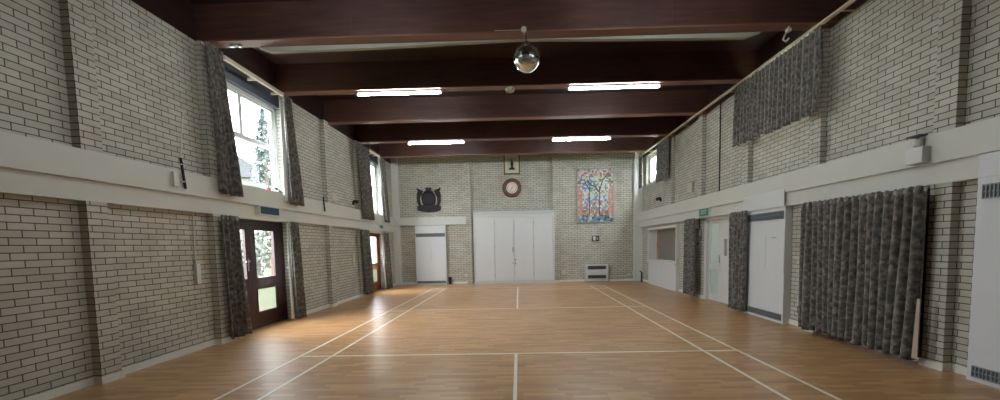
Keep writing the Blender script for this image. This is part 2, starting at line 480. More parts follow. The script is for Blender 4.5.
# skirting
def skirt_side(name, side, y0, y1, ops, pil):
    xw = LX if side < 0 else RX; s = 1 if side < 0 else -1
    bm = bmesh.new(); segs = []; c = y0
    for a, b in sorted(ops):
        segs.append((c, a)); c = b
    segs.append((c, y1))
    for a, b in segs:
        if b > a: box(bm, xw, xw+s*.018, a, b, 0, .085)
    for y in pil:
        box(bm, xw, xw+s*.118, y-.018, y+.235+.018, 0, .085)
    struct(name, bm, M['skirt'])
skirt_side('baseboard_left', -1, NY, FY-.26, [(1.05, 3.05), (6.92, 8.98)], LP)
skirt_side('baseboard_right', 1, NY, FY-.16, [(-2.45, -1.25), (-.72, .80), (1.71, 3.0), (3.72, 5.05), (6.68, 9.30)], [-4.98, -.98, 1.0])
bm = bmesh.new()
for a, b in ((-4.655, -4.05), (-2.83, -1.75), (1.50, 2.66), (3.62, 4.60)): box(bm, a, b, FY-.018, FY, 0, .085)
box(bm, 1.43-.02, 1.67+.018, FY-.128, FY, 0, .085)
struct('baseboard_far', bm, M['skirt'])

# court markings (parts of the floor)
bm = bmesh.new(); w = .02; h = .0015
def ln(x0, x1, y0, y1):
    bm = bmesh.new(); box(bm, x0, x1, y0, y1, 0, h)
    obj('court_line', bm, M['line'], bpy.data.objects['floor'])
for x in (-3.05, -2.59, 2.59, 3.05): ln(x-w, x+w, -4.72, 8.68+w)
for y in (0, 3.96, 7.92, 8.68): ln(-3.05, 3.05, y-w, y+w)
ln(-w, w, -4.72, 0); ln(-w, w, 3.96, 8.68)

# ------------------------------------------------------------ windows and doors in the left wall
def upper_window(name, y0, y1, x, z0, z1, transom=None, mull=None, side=-1, thick=.07):
    """white timber window; x = inner face, outwards by side"""
    o = thing(name, (x, (y0+y1)/2, z0), None, None, kind='structure')
    xo = x+side*thick
    fr = bmesh.new(); f = .07
    box(fr, x, xo, y0, y1, z0, z0+f); box(fr, x, xo, y0, y1, z1-f, z1)
    box(fr, x, xo, y0, y0+f, z0, z1); box(fr, x, xo, y1-f, y1, z0, z1)
    obj('window_frame', fr, M['white'], o)
    sa = bmesh.new(); g = .05; a0, a1, b0, b1 = y0+f, y1-f, z0+f, z1-f
    xi, xj = x+side*.012, x+side*.058
    box(sa, xi, xj, a0, a1, b0, b0+g); box(sa, xi, xj, a0, a1, b1-g, b1)
    box(sa, xi, xj, a0, a0+g, b0, b1); box(sa, xi, xj, a1-g-.05, a1, b0, b1)
    if transom: box(sa, x-side*.01, xj, a0, a1, transom-.045, transom+.045)
    if mull:
        zb = transom if transom else b0
        for mlt in mull: box(sa, x-side*.005, xj, mlt-.045, mlt+.045, zb, b1)
    obj('sash', sa, M['white'], o)
    obj('window_pane', B(x+side*.032, x+side*.037, a0, a1, b0, b1), M['glass'], o)
    sb = bmesh.new(); box(sb, x, x-side*.13 if abs(x) > 4.95 else x-side*.05, y0, y1, z0-.02, z0+.004)
    obj('window_sill', sb, M['white'], o)
    return o
upper_window('window_1', 1.05, 3.05, -5.0, 2.69, 4.47, 3.60, [1.93])
upper_window('window_2', 6.92, 8.98, -5.0, 2.69, 4.47, 3.60, [7.85])
upper_window('window_3', 1.15, 2.95, 5.0, 3.64, 4.55, None, [2.05], side=1)
upper_window('window_4', 7.80, 9.86, 5.0, 3.64, 4.70, None, [9.0], side=1)
# dark boards painting in the shade over the left windows, white lintel on the right
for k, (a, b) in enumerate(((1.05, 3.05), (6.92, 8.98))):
    struct('trim_%d' % tn, B(-5.06, -4.93, a+.001, b-.001, 4.475, 4.749), M['lintel_shade']); tn += 1

def glazed_double_door(name, y0, y1, x, mat, panes, meeting, z_top, handle=True):
    o = thing(name, (x, (y0+y1)/2, 0), None, None, kind='structure')
    xo = x-.075
    fr = bmesh.new()
    box(fr, x, xo, y0, y0+.06, 0, z_top); box(fr, x, xo, y1-.09, y1, 0, z_top)
    box(fr, x, xo, y0, y1, z_top-.07, z_top); box(fr, x, xo, y0, y1, 0, .07)
    obj('door_frame', fr, mat, o)
    for (a, b, p0, p1) in panes:
        lf = bmesh.new(); xi, xj = x-.01, x-.055
        box(lf, xi, xj, a, p0, .07, z_top-.07); box(lf, xi, xj, p1, b, .07, z_top-.07)
        box(lf, xi, xj, p0, p1, 1.90, z_top-.07); box(lf, xi, xj, p0, p1, .76, .96); box(lf, xi, xj, p0, p1, .07, .30)
        for (c, d) in ((.96, 1.90), (.30, .76)):      # glazing beads
            for q in ((p0, p0+.012, c, d), (p1-.012, p1, c, d), (p0, p1, c, c+.012), (p0, p1, d-.012, d)):
                box(lf, x-.002, x-.012, *q)
        leaf = obj('door_leaf', lf, mat, o)
        obj('upper_pane', B(x-.03, x-.034, p0, p1, .96, 1.90), M['glass'], leaf)
        obj('lower_pane', B(x-.03, x-.034, p0, p1, .30, .76), M['obscure'], leaf)
    hd = bmesh.new(); ym = meeting
    box(hd, x-.01, x+.004, ym-.115, ym-.075, 1.12, 1.34)
    tube(hd, (x, ym-.095, 1.30), (x+.05, ym-.095, 1.30), .009)
    tube(hd, (x+.05, ym-.10, 1.30), (x+.05, ym-.22, 1.30), .010)
    obj('door_handle', hd, M['chrome'], o)
    return o
glazed_double_door('door_1', 1.05, 3.05, -5.0, M['darkdoor'], [(1.11, 1.98, 1.24, 1.85), (1.985, 2.96, 2.11, 2.72)], 1.98, 2.09)
glazed_double_door('door_2', 6.92, 8.98, -5.0, M['browndoor'], [(6.98, 7.93, 7.10, 7.82), (7.935, 8.89, 8.07, 8.72)], 7.93, 2.02)
struct('trim_%d' % tn, B(-5.07, -4.87, 6.92, 8.98, 2.02, 2.10), M['band']); tn += 1

# ------------------------------------------------------------ doors in the right wall
# white door with frosted panes
o = thing('door_3', (5.0, 4.5, 0), None, None, kind='structure')
fr = bmesh.new()
box(fr, 4.885, 5.02, 4.93, 5.05, 0, 2.10); box(fr, 4.885, 5.02, 3.72, 3.78, 0, 2.10); box(fr, 4.885, 5.02, 3.72, 5.05, 2.03, 2.10)
obj('door_frame', fr, M['white'], o)
def white_leaf(a, b, p0, p1, zz):
    lf = bmesh.new(); xi, xj = 4.955, 5.0
    box(lf, xi, xj, a, p0, .01, 2.03); box(lf, xi, xj, p1, b, .01, 2.03)
    zc = .01
    for (c, d) in zz: box(lf, xi, xj, p0, p1, zc, c); zc = d
    box(lf, xi, xj, p0, p1, zc, 2.03)
    leaf = obj('door_leaf', lf, M['white'], o)
    return leaf
lf = white_leaf(4.28, 4.93, 4.42, 4.85, [(.18, .78), (.92, 1.93)])
obj('upper_pane', B(4.975, 4.981, 4.42, 4.85, .92, 1.93), M['frost'], lf)
obj('lower_pane', B(4.975, 4.981, 4.42, 4.85, .18, .78), M['frost'], lf)
lf2 = white_leaf(3.78, 4.275, 4.02, 4.16, [(1.15, 1.55)])
obj('narrow_pane', B(4.975, 4.981, 4.02, 4.16, 1.15, 1.55), M['grille'], lf2)
hd = bmesh.new(); tube(hd, (4.93, 4.345, .98), (4.93, 4.345, 1.16), .012); tube(hd, (4.93, 4.345, .99), (4.957, 4.345, .99), .008); tube(hd, (4.93, 4.345, 1.15), (4.957, 4.345, 1.15), .008)
obj('door_handle', hd, M['chrome'], o)
# corridor behind it
bm = bmesh.new()
box(bm, 6.6, 6.7, 3.0, 6.2, 0, 2.6); box(bm, 5.2, 6.7, 2.9, 3.0, 0, 2.6); box(bm, 5.2, 6.7, 6.2, 6.3, 0, 2.6); box(bm, 5.2, 6.7, 2.9, 6.3, 2.6, 2.7)
struct('wall_corridor', bm, M['corridor'])
struct('floor_corridor', B(5.2, 6.7, 2.9, 6.3, -.12, -.001), M['floor'])
# closed timber doors behind the big curtain
o = thing('door_4', (5.05, .04, 0), None, None, kind='structure')
fr = bmesh.new(); box(fr, 4.96, 5.08, -.72, -.66, 0, 2.08); box(fr, 4.96, 5.08, .74, .80, 0, 2.08); box(fr, 4.96, 5.08, -.72, .80, 2.02, 2.08)
obj('door_frame', fr, M['darkdoor'], o)
for a, b in ((-.66, .036), (.044, .74)):
    lf = bmesh.new(); box(lf, 5.0, 5.045, a, b, .01, 2.02)
    box(lf, 4.99, 5.0, a+.12, b-.12, .25, .85, bev=.004); box(lf, 4.99, 5.0, a+.12, b-.12, 1.0, 1.85, bev=.004)
    obj('door_leaf', lf, M['darkdoor'], o)

# serving hatch (recessed shutter in a white timber surround)
o = thing('serving_hatch', (4.84, 7.97, 0), 'white serving hatch with closed grey shutter in the far end of the right wall', 'hatch')
ap = bmesh.new(); box(ap, 4.80, 4.90, 6.70, 9.28, 0, .80)
for k in range(1, 4): box(ap, 4.797, 4.80, 6.70+k*.645-.003, 6.70+k*.645+.003, .06, .78)
obj('apron_panel', ap, M['cupboard'], o)
obj('counter', B(4.745, 5.12, 6.72, 9.22, .861, .885, bev=.004), M['white'], o)
obj('counter_nosing', B(4.75, 4.899, 6.68, 9.30, .80, .86, bev=.004), M['white'], o)
fr = bmesh.new(); box(fr, 4.79, 4.899, 9.22, 9.30, .86, 2.03); box(fr, 4.79, 4.899, 6.66, 6.72, .86, 2.03); box(fr, 4.79, 4.899, 6.72, 9.22, 1.95, 2.03)
obj('surround', fr, M['white'], o)
rv = bmesh.new(); box(rv, 4.90, 5.14, 9.205, 9.219, .887, 1.949); obj('reveal_board', rv, M['white'], o)
jb = bmesh.new(); box(jb, 5.08, 5.14, 9.02, 9.2, .887, 1.949); box(jb, 5.08, 5.14, 6.73, 6.80, .887, 1.949)
obj('shutter_guide', jb, M['pine'], o)
sh = bmesh.new(); z = .888
while z < 1.93:
    box(sh, 5.10, 5.118, 6.80, 9.02, z, min(z+.052, 1.947)); z += .054
box(sh, 5.112, 5.122, 6.80, 9.02, .888, 1.947)
obj('roller_shutter', sh, M['shutter'], o)
nt_ = bmesh.new(); box(nt_, 5.074, 5.08, 9.06, 9.16, 1.28, 1.52); obj('red_notice', nt_, M['red'], o)

# ------------------------------------------------------------ warm air cupboards
def louvre(bm_f, bm_s, face, a, b, z0, z1, axis, s, depth=.012, pitch=.034):
    """vertical-slot grille on a face; s = outward sign"""
    n = max(3, int((b-a)/pitch)); st = (b-a)/n
    def bx(m, u0, u1, d0, d1, c, d):
        if axis == 'X': box(m, face+s*d0, face+s*d1, u0, u1, c, d)
        else: box(m, u0, u1, face+s*d0, face+s*d1, c, d)
    bx(bm_s, a, b, .0005, .003, z0, z1)
    for i in range(n+1):
        u = a+i*st
        bx(bm_f, max(a, u-.005), min(b, u+.005), .003, depth, z0, z1)
    bx(bm_f, a, b, .003, depth, (z0+z1)/2-.004, (z0+z1)/2+.004)
    bx(bm_f, a, b, .003, depth+.002, z0-.006, z0+.006); bx(bm_f, a, b, .003, depth+.002, z1-.006, z1+.006)
def side_cupboard(y0, y1, label, x=4.772):
    o = thing('heater_cupboard', (x+.06, (y0+y1)/2, 0), label, 'cupboard', 'white warm air cupboards')
    obj('carcass', B(x, 4.899, y0, y1, 0, 2.098), M['cupboard'], o)
    obj('head_panel', B(x-.03, 4.7495, y0, y1, 2.099, 2.40) if y0 > 0 else B(x-.006, 4.784, y0, y1, 2.099, 2.334), M['cupboard'], o)
    for (c, d) in ((1.885, 2.02), (.05, .16)):
        f, s_ = bmesh.new(), bmesh.new(); louvre(f, s_, x, y0+.04, y1-.05, c, d, 'X', -1)
        g = obj('grille', f, M['grille'], o); obj('slot_backing', s_, M['grille_dark'], g)
    pn = bmesh.new()
    box(pn, x-.006, x, y0+.006, y1-.006, .90, 1.655, bev=.002); obj('access_panel', pn, M['cupboard'], o)
    bt = bmesh.new(); box(bt, x-.010, x-.006, (y0+y1)/2-.012-.1, (y0+y1)/2-.1, .96, 1.58); obj('latch_strip', bt, M['heater'], o)
    lb = bmesh.new(); box(lb, x-.009, x-.006, (y0+y1)/2-.42, (y0+y1)/2-.28, 1.54, 1.555); obj('stencil_mark', lb, M['grille'], o)
    return o
side_cupboard(1.71, 3.0, 'tall white cupboard with grey grilles between the two lower curtains on the right')
side_cupboard(-2.45, -1.25, 'tall white cupboard with grey grilles at the right edge of the photo')
# far left one
o = thing('heater_cupboard', (-3.44, 10.42, 0), 'white cupboard with grey grilles under the dark carved crest', 'cupboard', 'white warm air cupboards')
obj('carcass', B(-4.05, -2.83, 10.36, 10.499, 0, 2.345), M['cupboard'], o)
for (c, d) in ((1.90, 2.03), (.05, .14)):
    f, s_ = bmesh.new(), bmesh.new(); louvre(f, s_, 10.36, -4.02, -2.86, c, d, 'Y', -1)
    g = obj('grille', f, M['grille'], o); obj('slot_backing', s_, M['grille_dark'], g)
obj('access_panel', B(-3.98, -2.90, 10.354, 10.36, .25, 1.80, bev=.002), M['cupboard'], o)
obj('latch_strip', B(-3.455, -3.425, 10.346, 10.354, .95, 1.5), M['heater'], o)

# low convector heater on the far wall
o = thing('convector_heater', (3.12, 10.42, 0), 'low white convector heater with two dark grilles under the stained glass picture', 'heater')
obj('casing', B(2.68, 3.57, 10.34, 10.499, .012, .68, bev=.012), M['heater'], o)
obj('plinth', B(2.72, 3.53, 10.37, 10.49, 0, .012), M['grille_dark'], o)
for (c, d) in ((.50, .62), (.13, .25)):
    f, s_ = bmesh.new(), bmesh.new(); louvre(f, s_, 10.34, 2.77, 3.48, c, d, 'Y', -1, pitch=.045)
    g = obj('grille', f, M['dgrille'], o); obj('slot_backing', s_, M['ddark'], g)

# ------------------------------------------------------------ big white folding-door store at the far wall
o = thing('store_cupboard', (-.11, 10.3, 0), 'wide white store cupboard with four folding doors and sloping top', 'cupboard')
x0, x1, yf = -1.70, 1.46, 10.17
bm = bmesh.new()
prism(bm, [(yf, 2.69), (10.389, 2.86), (10.389, 2.66), (yf, 2.66)], 'X', x0, x1)
obj('sloping_top', bm, M['white'], o)
fr = bmesh.new(); box(fr, x0, x0+.06, yf, 10.389, 0, 2.66); box(fr, x1-.06, x1, yf, 10.389, 0, 2.66); box(fr, x0+.06, x1-.06, yf, 10.389, 2.60, 2.66)
obj('door_surround', fr, M['white'], o)
obj('plinth', B(x0+.06, x1-.06, yf+.015, 10.38, 0, .10), M['heater'], o)
wd = (x1-x0-.12)/4
for k in range(4):
    a = x0+.06+k*wd
    lf = B(a+.005, a+wd-.005, yf+.012, yf+.045, .108, 2.593, bev=.003)
    leaf = obj('door_panel', lf, M['cupboard'], o)
    if k in (0, 2):
        hb = bmesh.new()
        for z in (.35, 1.45, 2.35): box(hb, a+wd-.012, a+wd+.002, yf+.001, yf+.0125, z-.05, z+.05)
        obj('hinge', hb, M['grille'], leaf)
    if k in (1, 2):
        hb = bmesh.new(); xx = a+wd-.05 if k == 1 else a+.04
        if k == 1:
            box(hb, xx-.02, xx+.02, yf, yf+.012, 1.28, 1.42); tube(hb, (xx, yf+.005, 1.36), (xx, yf-.04, 1.36), .012); tube(hb, (xx, yf-.04, 1.36), (xx-.0, yf-.04, 1.22), .012)
            tube(hb, (xx, yf+.012, .80), (xx, yf-.01, .80), .025)
        else:
            tube(hb, (xx, yf+.012, .93), (xx, yf-.012, .93), .032); box(hb, xx-.015, xx+.015, yf+.002, yf+.012, .74, .84)
        obj('door_handle', hb, M['grille'], leaf)

# ------------------------------------------------------------ beams' lamps
def batten(x0, x1, y, label):
    zc = 4.695
    o = thing('fluorescent_ceiling_light', ((x0+x1)/2, y, zc+.04), label, 'light', 'fluorescent lights under the ceiling beams')
    obj('batten', B(x0+.01, x1-.01, y-.03, y+.03, zc+.012, zc+.0425, bev=.004), M['white'], o)
    t = bmesh.new(); tube(t, (x0+.03, y, zc-.012), (x1-.03, y, zc-.012), .019, 16)
    obj('tube', t, M['tube'], o, smooth=False)
    for s, xx in ((1, x0), (-1, x1)):
        obj('end_cap', B(xx, xx+s*.03, y-.026, y+.026, zc-.038, zc+.013, bev=.004), M['white'], o)
    return o
batten(-3.24, -1.47, 2.99, 'fluorescent light left of the smoke detector, on the nearer lamp beam')
batten(1.13, 3.02, 2.99, 'fluorescent light right of the mirror ball, on the nearer lamp beam')
batten(-3.30, -1.54, 7.03, 'smaller, farther fluorescent light above the carved crest')
batten(1.13, 2.93, 7.03, 'smaller, farther fluorescent light on the side of the stained glass picture')
for k, yy in enumerate((-1.06,)):
    batten(-3.28, -1.48, yy, 'fluorescent light under the beam above the camera, left one')
    batten(1.13, 2.93, yy, 'fluorescent light under the beam above the camera, right one')

# smoke detector
o = thing('smoke_detector', (-.06, 2.99, 4.738), 'round cream smoke detector under the beam beside the left light', 'detector')
bm = bmesh.new(); tube(bm, (-.06, 2.99, 4.738), (-.06, 2.99, 4.715), .075, 24); obj('mounting_plate', bm, M['beige'], o)
bm = bmesh.new(); tube(bm, (-.06, 2.99, 4.664), (-.06, 2.99, 4.715), .085, 24, r2=.10); tube(bm, (-.06, 2.99, 4.652), (-.06, 2.99, 4.664), .04, 20, r2=.06)
obj('sensor_cap', bm, M['beige'], o)

# mirror ball
o = thing('mirror_ball', (.235, .94, 4.10), 'silver mirror ball hanging from the first beam', 'mirror ball')
cc = Vector((.240, .94, 4.395)); r = .208
bm = bmesh.new(); bmesh.ops.create_uvsphere(bm, u_segments=36, v_segments=22, radius=r*.985)
ball = bm
bmesh.ops.translate(bm, verts=bm.verts, vec=cc)
ext = bmesh.ops.inset_individual(bm, faces=bm.faces[:], thickness=.0014, depth=.002)
for f in bm.faces: f.material_index = 1
for f in ext['faces']: f.material_index = 0
# inset_individual returns the rim faces; the tiles are the others
obj('mirror_tiles', bm, [M['chrome'], M['mirror']], o)
bm = bmesh.new(); tube(bm, cc+Vector((0, 0, r-.01)), cc+Vector((0, 0, r+.035)), .035, 20); tube(bm, cc+Vector((0, 0, r+.03)), (.235, .94, 4.738), .008)
obj('hanging_rod', bm, M['black'], o)
bm = bmesh.new(); tube(bm, (.205, .905, 4.745), (.205, .855, 4.745), .01, 10); tube(bm, (.20, .80, 4.765), (.20, .834, 4.765), .040, 24); obj('motor', bm, M['beige'], o)
bm = bmesh.new(); polytube(bm, [(-.25, .826, 4.768), (-.05, .826, 4.764), (.17, .826, 4.765)], .004); obj('cable', bm, M['beige'], o)

# two-lamp cable clips and the plastic hook on the first beam
o = thing('beam_clamp', (-4.33, .93, 4.70), 'small double metal clamp under the first beam near the left upper curtain', 'clamp')
for dx in (-.06, .07):
    bm = bmesh.new(); tube(bm, (-4.33+dx, .95, 4.70), (-4.33+dx, .95, 4.737), .03, 14); obj('bolt_cup', bm, M['chrome'], o)
bm = bmesh.new(); box(bm, -4.40, -4.25, .94, .96, 4.715, 4.725); obj('cross_bar', bm, M['grille'], o)
o = thing('hanging_hook', (4.16, .90, 4.6), 'small pale hook hanging from the first beam above the high curtain', 'hook')
bm = bmesh.new(); polytube(bm, [(4.22, .90, 4.738), (4.20, .90, 4.66), (4.15, .89, 4.60), (4.13, .89, 4.53), (4.17, .88, 4.50), (4.21, .88, 4.55)], .012)
box(bm, 4.18, 4.24, .87, .93, 4.65, 4.70, bev=.008)
obj('hook_body', bm, M['beige'], o)

# ------------------------------------------------------------ curtains
def curtain(name, x, top, bot, z0, z1, label, fold=.105, amp=.04, seed=1, group=None, lining=None, gap=None, zfn=None, solid=True):
    """cloth hanging in a YZ plane; top/bot = (y0,y1) at the head and at the hem"""
    rnd = random.Random(seed)
    W = max(top[1]-top[0], bot[1]-bot[0]); nf = max(2, round(W/fold)); nu = nf*10; nz = 26
    ph = [rnd.uniform(-.9, .9) for _ in range(nf+2)]; am = [rnd.uniform(.55, 1.25) for _ in range(nf+2)]
    bm = bmesh.new(); uvl = bm.loops.layers.uv.new('UVMap')
    grid = []; uvs = {}
    for j in range(nz+1):
        t = j/nz; z = z1+(z0-z1)*t; row = []
        a = top[0]+(bot[0]-top[0])*t; b = top[1]+(bot[1]-top[1])*t
        for i in range(nu+1):
            s = i/nu; k = s*nf; ki = min(int(k), nf); fr_ = k-ki
            p = ph[ki]*(1-fr_)+ph[ki+1]*fr_; A = am[ki]*(1-fr_)+am[ki+1]*fr_
            head = max(0, 1-(z1-z)/.10)
            w_ = math.sin(2*PI*k+p*(.4+.6*t)+.5*math.sin(3*t+ki))
            off = 1.35*amp*A*w_*(.55+.45*t)*(1-.6*head)+head*.010*math.sin(2*PI*k*3+1)
            yy = a+(b-a)*s+.35*amp*A*math.cos(2*PI*k+p)*(.3+.7*t)
            zz = z+.012*math.sin(2*PI*k*.5+seed)*(t if t > .9 else 0)+(.010*math.sin(k*7.7+seed) if j == 0 else 0)
            if zfn: zz += zfn(s, t)
            if gap and i > nu-8: yy -= gap*math.exp(-((z-4.20)/.07)**2)*(i-nu+8)/8
            v = bm.verts.new((x+off, yy, zz)); row.append(v); uvs[v] = (s*W*2.5+seed*3.1, z)
        grid.append(row)
    for j in range(nz):
        for i in range(nu):
            f = bm.faces.new((grid[j][i], grid[j][i+1], grid[j+1][i+1], grid[j+1][i]))
            for l in f.loops: l[uvl].uv = uvs[l.vert]
    loc = (x, (top[0]+top[1])/2, z0)
    if lining or True:
        o = thing(name, loc, label, 'curtain', group or 'dark floral curtains')
        c = obj('curtain_cloth', bm, M['curtain'], o, smooth=True)
        md = c.modifiers.new('Solidify', 'SOLIDIFY'); md.thickness = .004; md.offset = 0
        hb = bmesh.new()
        s_ = -1 if x > 0 else 1
        box(hb, x-s_*.012, x-s_*.012-s_*.006, top[0]+.01, top[1]-.01, z1-.06, z1-.015); obj('heading_tape', hb, M['lining'], o)
    return o
GU = 'long curtains at the left upper windows'
curtain('curtain', -4.665, (.74, 1.12), (.86, 1.35), 2.43, 4.70, 'dark curtain on the near side of the nearer left upper window', seed=1)
c2 = curtain('curtain', -4.665, (2.79, 3.06), (2.82, 3.30), 2.46, 4.66, 'dark curtain on the far side of the nearer left upper window', seed=2, amp=.035)
curtain('curtain', -4.665, (6.45, 7.44), (6.72, 7.60), 2.41, 4.66, 'dark curtain on the near side of the farther left upper window', seed=3)
curtain('curtain', -4.665, (8.42, 8.92), (8.78, 9.2), 2.42, 4.68, 'dark curtain on the far side of the farther left upper window', seed=4)
curtain('curtain', -4.69, (.85, 1.28), (.90, 1.34), .06, 2.08, 'dark curtain hanging left of the dark glazed doors', seed=5, amp=.045)
curtain('curtain', -4.69, (2.79, 3.13), (2.83, 3.22), .03, 2.08, 'dark curtain hanging right of the dark glazed doors', seed=6, amp=.04)
curtain('curtain', -4.69, (6.55, 7.2), (6.72, 7.42), .06, 2.06, 'dark curtain hanging left of the brown far glazed doors', seed=7)
curtain('curtain', -4.69, (8.5, 9.1), (8.78, 9.25), .03, 2.04, 'dark curtain hanging right of the brown far glazed doors, by the corner', seed=8)
curtain('curtain', 4.67, (-.84, 1.16), (-.80, 1.10), .07, 2.09, 'wide dark floral curtain covering the lower right doorway', seed=9, amp=.05, fold=.125)
big = bpy.data.objects[max((o.name for o in bpy.data.objects if o.name.startswith('curtain') and o.type == 'EMPTY'), key=lambda n: bpy.data.objects[n].get('label', '').startswith('wide'))]
lb = bmesh.new(); prism(lb, [(-.855, .10), (-.79, .10), (-.825, .80), (-.862, .80)], 'X', 4.635, 4.645)
obj('lining_edge', lb, M['lining'], big, label='cream lining turned outward')
curtain('curtain', 4.68, (2.74, 3.38), (2.78, 3.34), .05, 2.11, 'dark curtain right of the white door, beside the tall white cupboard', seed=10)
curtain('curtain', 4.68, (5.15, 5.74), (5.16, 5.76), .07, 2.11, 'narrow dark curtain between the serving hatch and the white door', seed=11)
curtain('curtain', 4.64, (.82, 2.16), (.83, 2.17), 3.44, 4.69, 'right-hand half of the high curtain pair on the right wall', seed=12, amp=.024, fold=.12)
curtain('curtain', 4.64, (2.17, 3.20), (2.18, 3.21), 3.47, 4.69, 'left-hand half of the high curtain pair on the right wall', seed=13, amp=.024, fold=.12)
curtain('curtain', 4.67, (9.62, 9.98), (9.62, 9.96), 3.55, 4.69, 'thin dark curtain on the far side of the far right upper window', seed=14, amp=.03, fold=.08)
curtain('curtain', 4.67, (7.02, 8.0), (7.1, 8.0), 3.49, 4.69, 'dark curtain on the near side of the far right upper window', seed=15, amp=.035)
# rails
def add_lining(label, ya_top, ya_bot, wid, x, z0, z1, side):
    o = [q for q in bpy.data.objects if q.get('label') == label][0]
    bm = bmesh.new(); n = 14; rows = []
    for j in range(n+1):
        t = j/n; z = z1+(z0-z1)*t; a = ya_top+(ya_bot-ya_top)*t
        rows.append([bm.verts.new((x+.012*math.sin(i*1.9+t*2), a+wid*(.5+.5*t)*i/6, z)) for i in range(7)])
    for j in range(n):
        for i in range(6): bm.faces.new((rows[j][i], rows[j][i+1], rows[j+1][i+1], rows[j+1][i]))
    c = obj('curtain_lining', bm, M['whitelining'], o, smooth=True, label='white lining turned to the window')
    m_ = c.modifiers.new('Solidify', 'SOLIDIFY'); m_.thickness = .003
add_lining('dark curtain on the far side of the nearer left upper window', 2.74, 2.70, .22, -4.725, 2.48, 4.6, -1)
add_lining('dark curtain hanging right of the dark glazed doors', 2.76, 2.74, .16, -4.745, .04, 2.05, -1)
add_lining('dark curtain on the far side of the farther left upper window', 8.36, 8.66, .22, -4.725, 2.44, 4.6, -1)
add_lining('dark curtain hanging right of the brown far glazed doors, by the corner', 8.44, 8.66, .2, -4.745, .04, 2.0, -1)
def rail(name, x0, x1, y0, y1, z0, z1, label, brackets):
    o = thing(name, ((x0+x1)/2, (y0+y1)/2, z0), label, 'rail')
    obj('track', B(x0, x1, y0, y1, z0, z1, bev=.003), M['rail'], o)
    xw = LX if x0 < 0 else RX
    b = bmesh.new()
    for y in brackets: box(b, (x1 if xw > 0 else x0), xw-(0.001 if xw > 0 else -.001), y-.012, y+.012, z0+.01, z1-.01)
    obj('bracket', b, M['rail'], o)
    return o
rail('curtain_rail', 4.615, 4.675, -3.0, 9.88, 4.704, 4.7375, 'long cream rail along the top of the right wall', [-2.5, 0.5, 3.5, 6.0])
rail('curtain_rail', -4.69, -4.655, 1.15, 2.765, 4.61, 4.68, 'thick cream rail over the nearer left upper window', [1.2, 2.0, 2.7])
rail('curtain_rail', -4.69, -4.655, 7.46, 8.38, 4.61, 4.68, 'thick cream rail over the farther left upper window', [7.5, 8.0, 8.3])

# ------------------------------------------------------------ things on the far wall
# carved crest
o = thing('carved_crest', (-3.47, 10.47, 2.88), 'dark carved wooden coat of arms above the white cupboard', 'crest')
cx, cz = -3.47, 3.37
bm = bmesh.new()
prism(bm, [(cx+.26*math.cos(2*PI*i/28)*(1-.10*math.sin(2*PI*i/28)), cz+.03+.37*math.sin(2*PI*i/28)) for i in range(28)], 'Y', 10.41, 10.499)
obj('shield', bm, M['carved2'], o)
bm = bmesh.new(); ring(bm, cx, cz+.03, .22, .29, 10.39, 10.44, 28); obj('shield_rim', bm, M['carved'], o)
for s in (-1, 1):
    bm = bmesh.new()
    pts = [(.40, -.26), (.46, -.10), (.475, .12), (.46, .26), (.42, .33), (.47, .40), (.46, .47), (.40, .42), (.30, .38), (.22, .34), (.27, .20), (.33, .05), (.34, -.12), (.30, -.26)]
    prism(bm, [(cx+s*a, cz+b) for a, b in pts], 'Y', 10.43, 10.499)
    for zz in (-.08, .08, .22): tube(bm, (cx+s*.40, 10.42, cz+zz), (cx+s*.40, 10.44, cz+zz), .045, 10)
    obj('supporter', bm, M['carved'], o)
    bm = bmesh.new(); prism(bm, [(cx+s*a, cz+b) for a, b in [(.28, -.12), (.31, -.12), (.335, .02), (.30, .14), (.27, .16), (.285, .02)]], 'Y', 10.42, 10.43)
    obj('pale_mantling', bm, M['mount'], o, label='pale curved strip beside the shield')
bm = bmesh.new()
pts = [(-.46, -.26), (-.30, -.22), (0, -.20), (.30, -.22), (.46, -.26), (.45, -.42), (.30, -.46), (0, -.49), (-.30, -.46), (-.45, -.42)]
prism(bm, [(cx+a, cz+b) for a, b in pts], 'Y', 10.40, 10.499); obj('motto_scroll', bm, M['carved'], o)
bm = bmesh.new(); prism(bm, [(cx+a, cz+b) for a, b in [(-.10, .38), (.10, .38), (.12, .44), (.06, .47), (0, .45), (-.06, .47), (-.12, .44)]], 'Y', 10.42, 10.499); obj('crown', bm, M['carved'], o)

# clock
o = thing('wall_clock', (-.166, 10.47, 3.38), 'round brown wooden wall clock with white dial above the store cupboard', 'clock')
bm = bmesh.new(); ring(bm, -.166, 3.754, .225, .37, 10.42, 10.499); obj('clock_case', bm, M['clockwood'], o, smooth=True)
bm = bmesh.new(); prism(bm, disc_poly(-.166, 3.754, .232, 40), 'Y', 10.455, 10.47); obj('dial', bm, M['dial'], o)
bm = bmesh.new()
for k in range(12):
    a = 2*PI*k/12; c_, s_ = math.cos(a), math.sin(a)
    def q(u, v): return (-.166+u*c_-v*s_, 3.754+u*s_+v*c_)
    for dv in ((-.014, -.004), (.004, .014)):
        prism(bm, [q(.15, dv[0]), q(.20, dv[0]), q(.20, dv[1]), q(.15, dv[1])], 'Y', 10.4535, 10.455)
obj('numeral', bm, M['ink'], o)
for nm, ang, ln_, wd_ in (('hour_hand', math.radians(60), .11, .010), ('minute_hand', math.radians(-125), .16, .007)):
    bm = bmesh.new(); c_, s_ = math.cos(ang), math.sin(ang)
    def q(u, v): return (-.166+u*c_-v*s_, 3.754+u*s_+v*c_)
    prism(bm, [q(-.02, -wd_), q(ln_, -.003), q(ln_, .003), q(-.02, wd_)], 'Y', 10.448, 10.4515)
    obj(nm, bm, M['ink'], o)

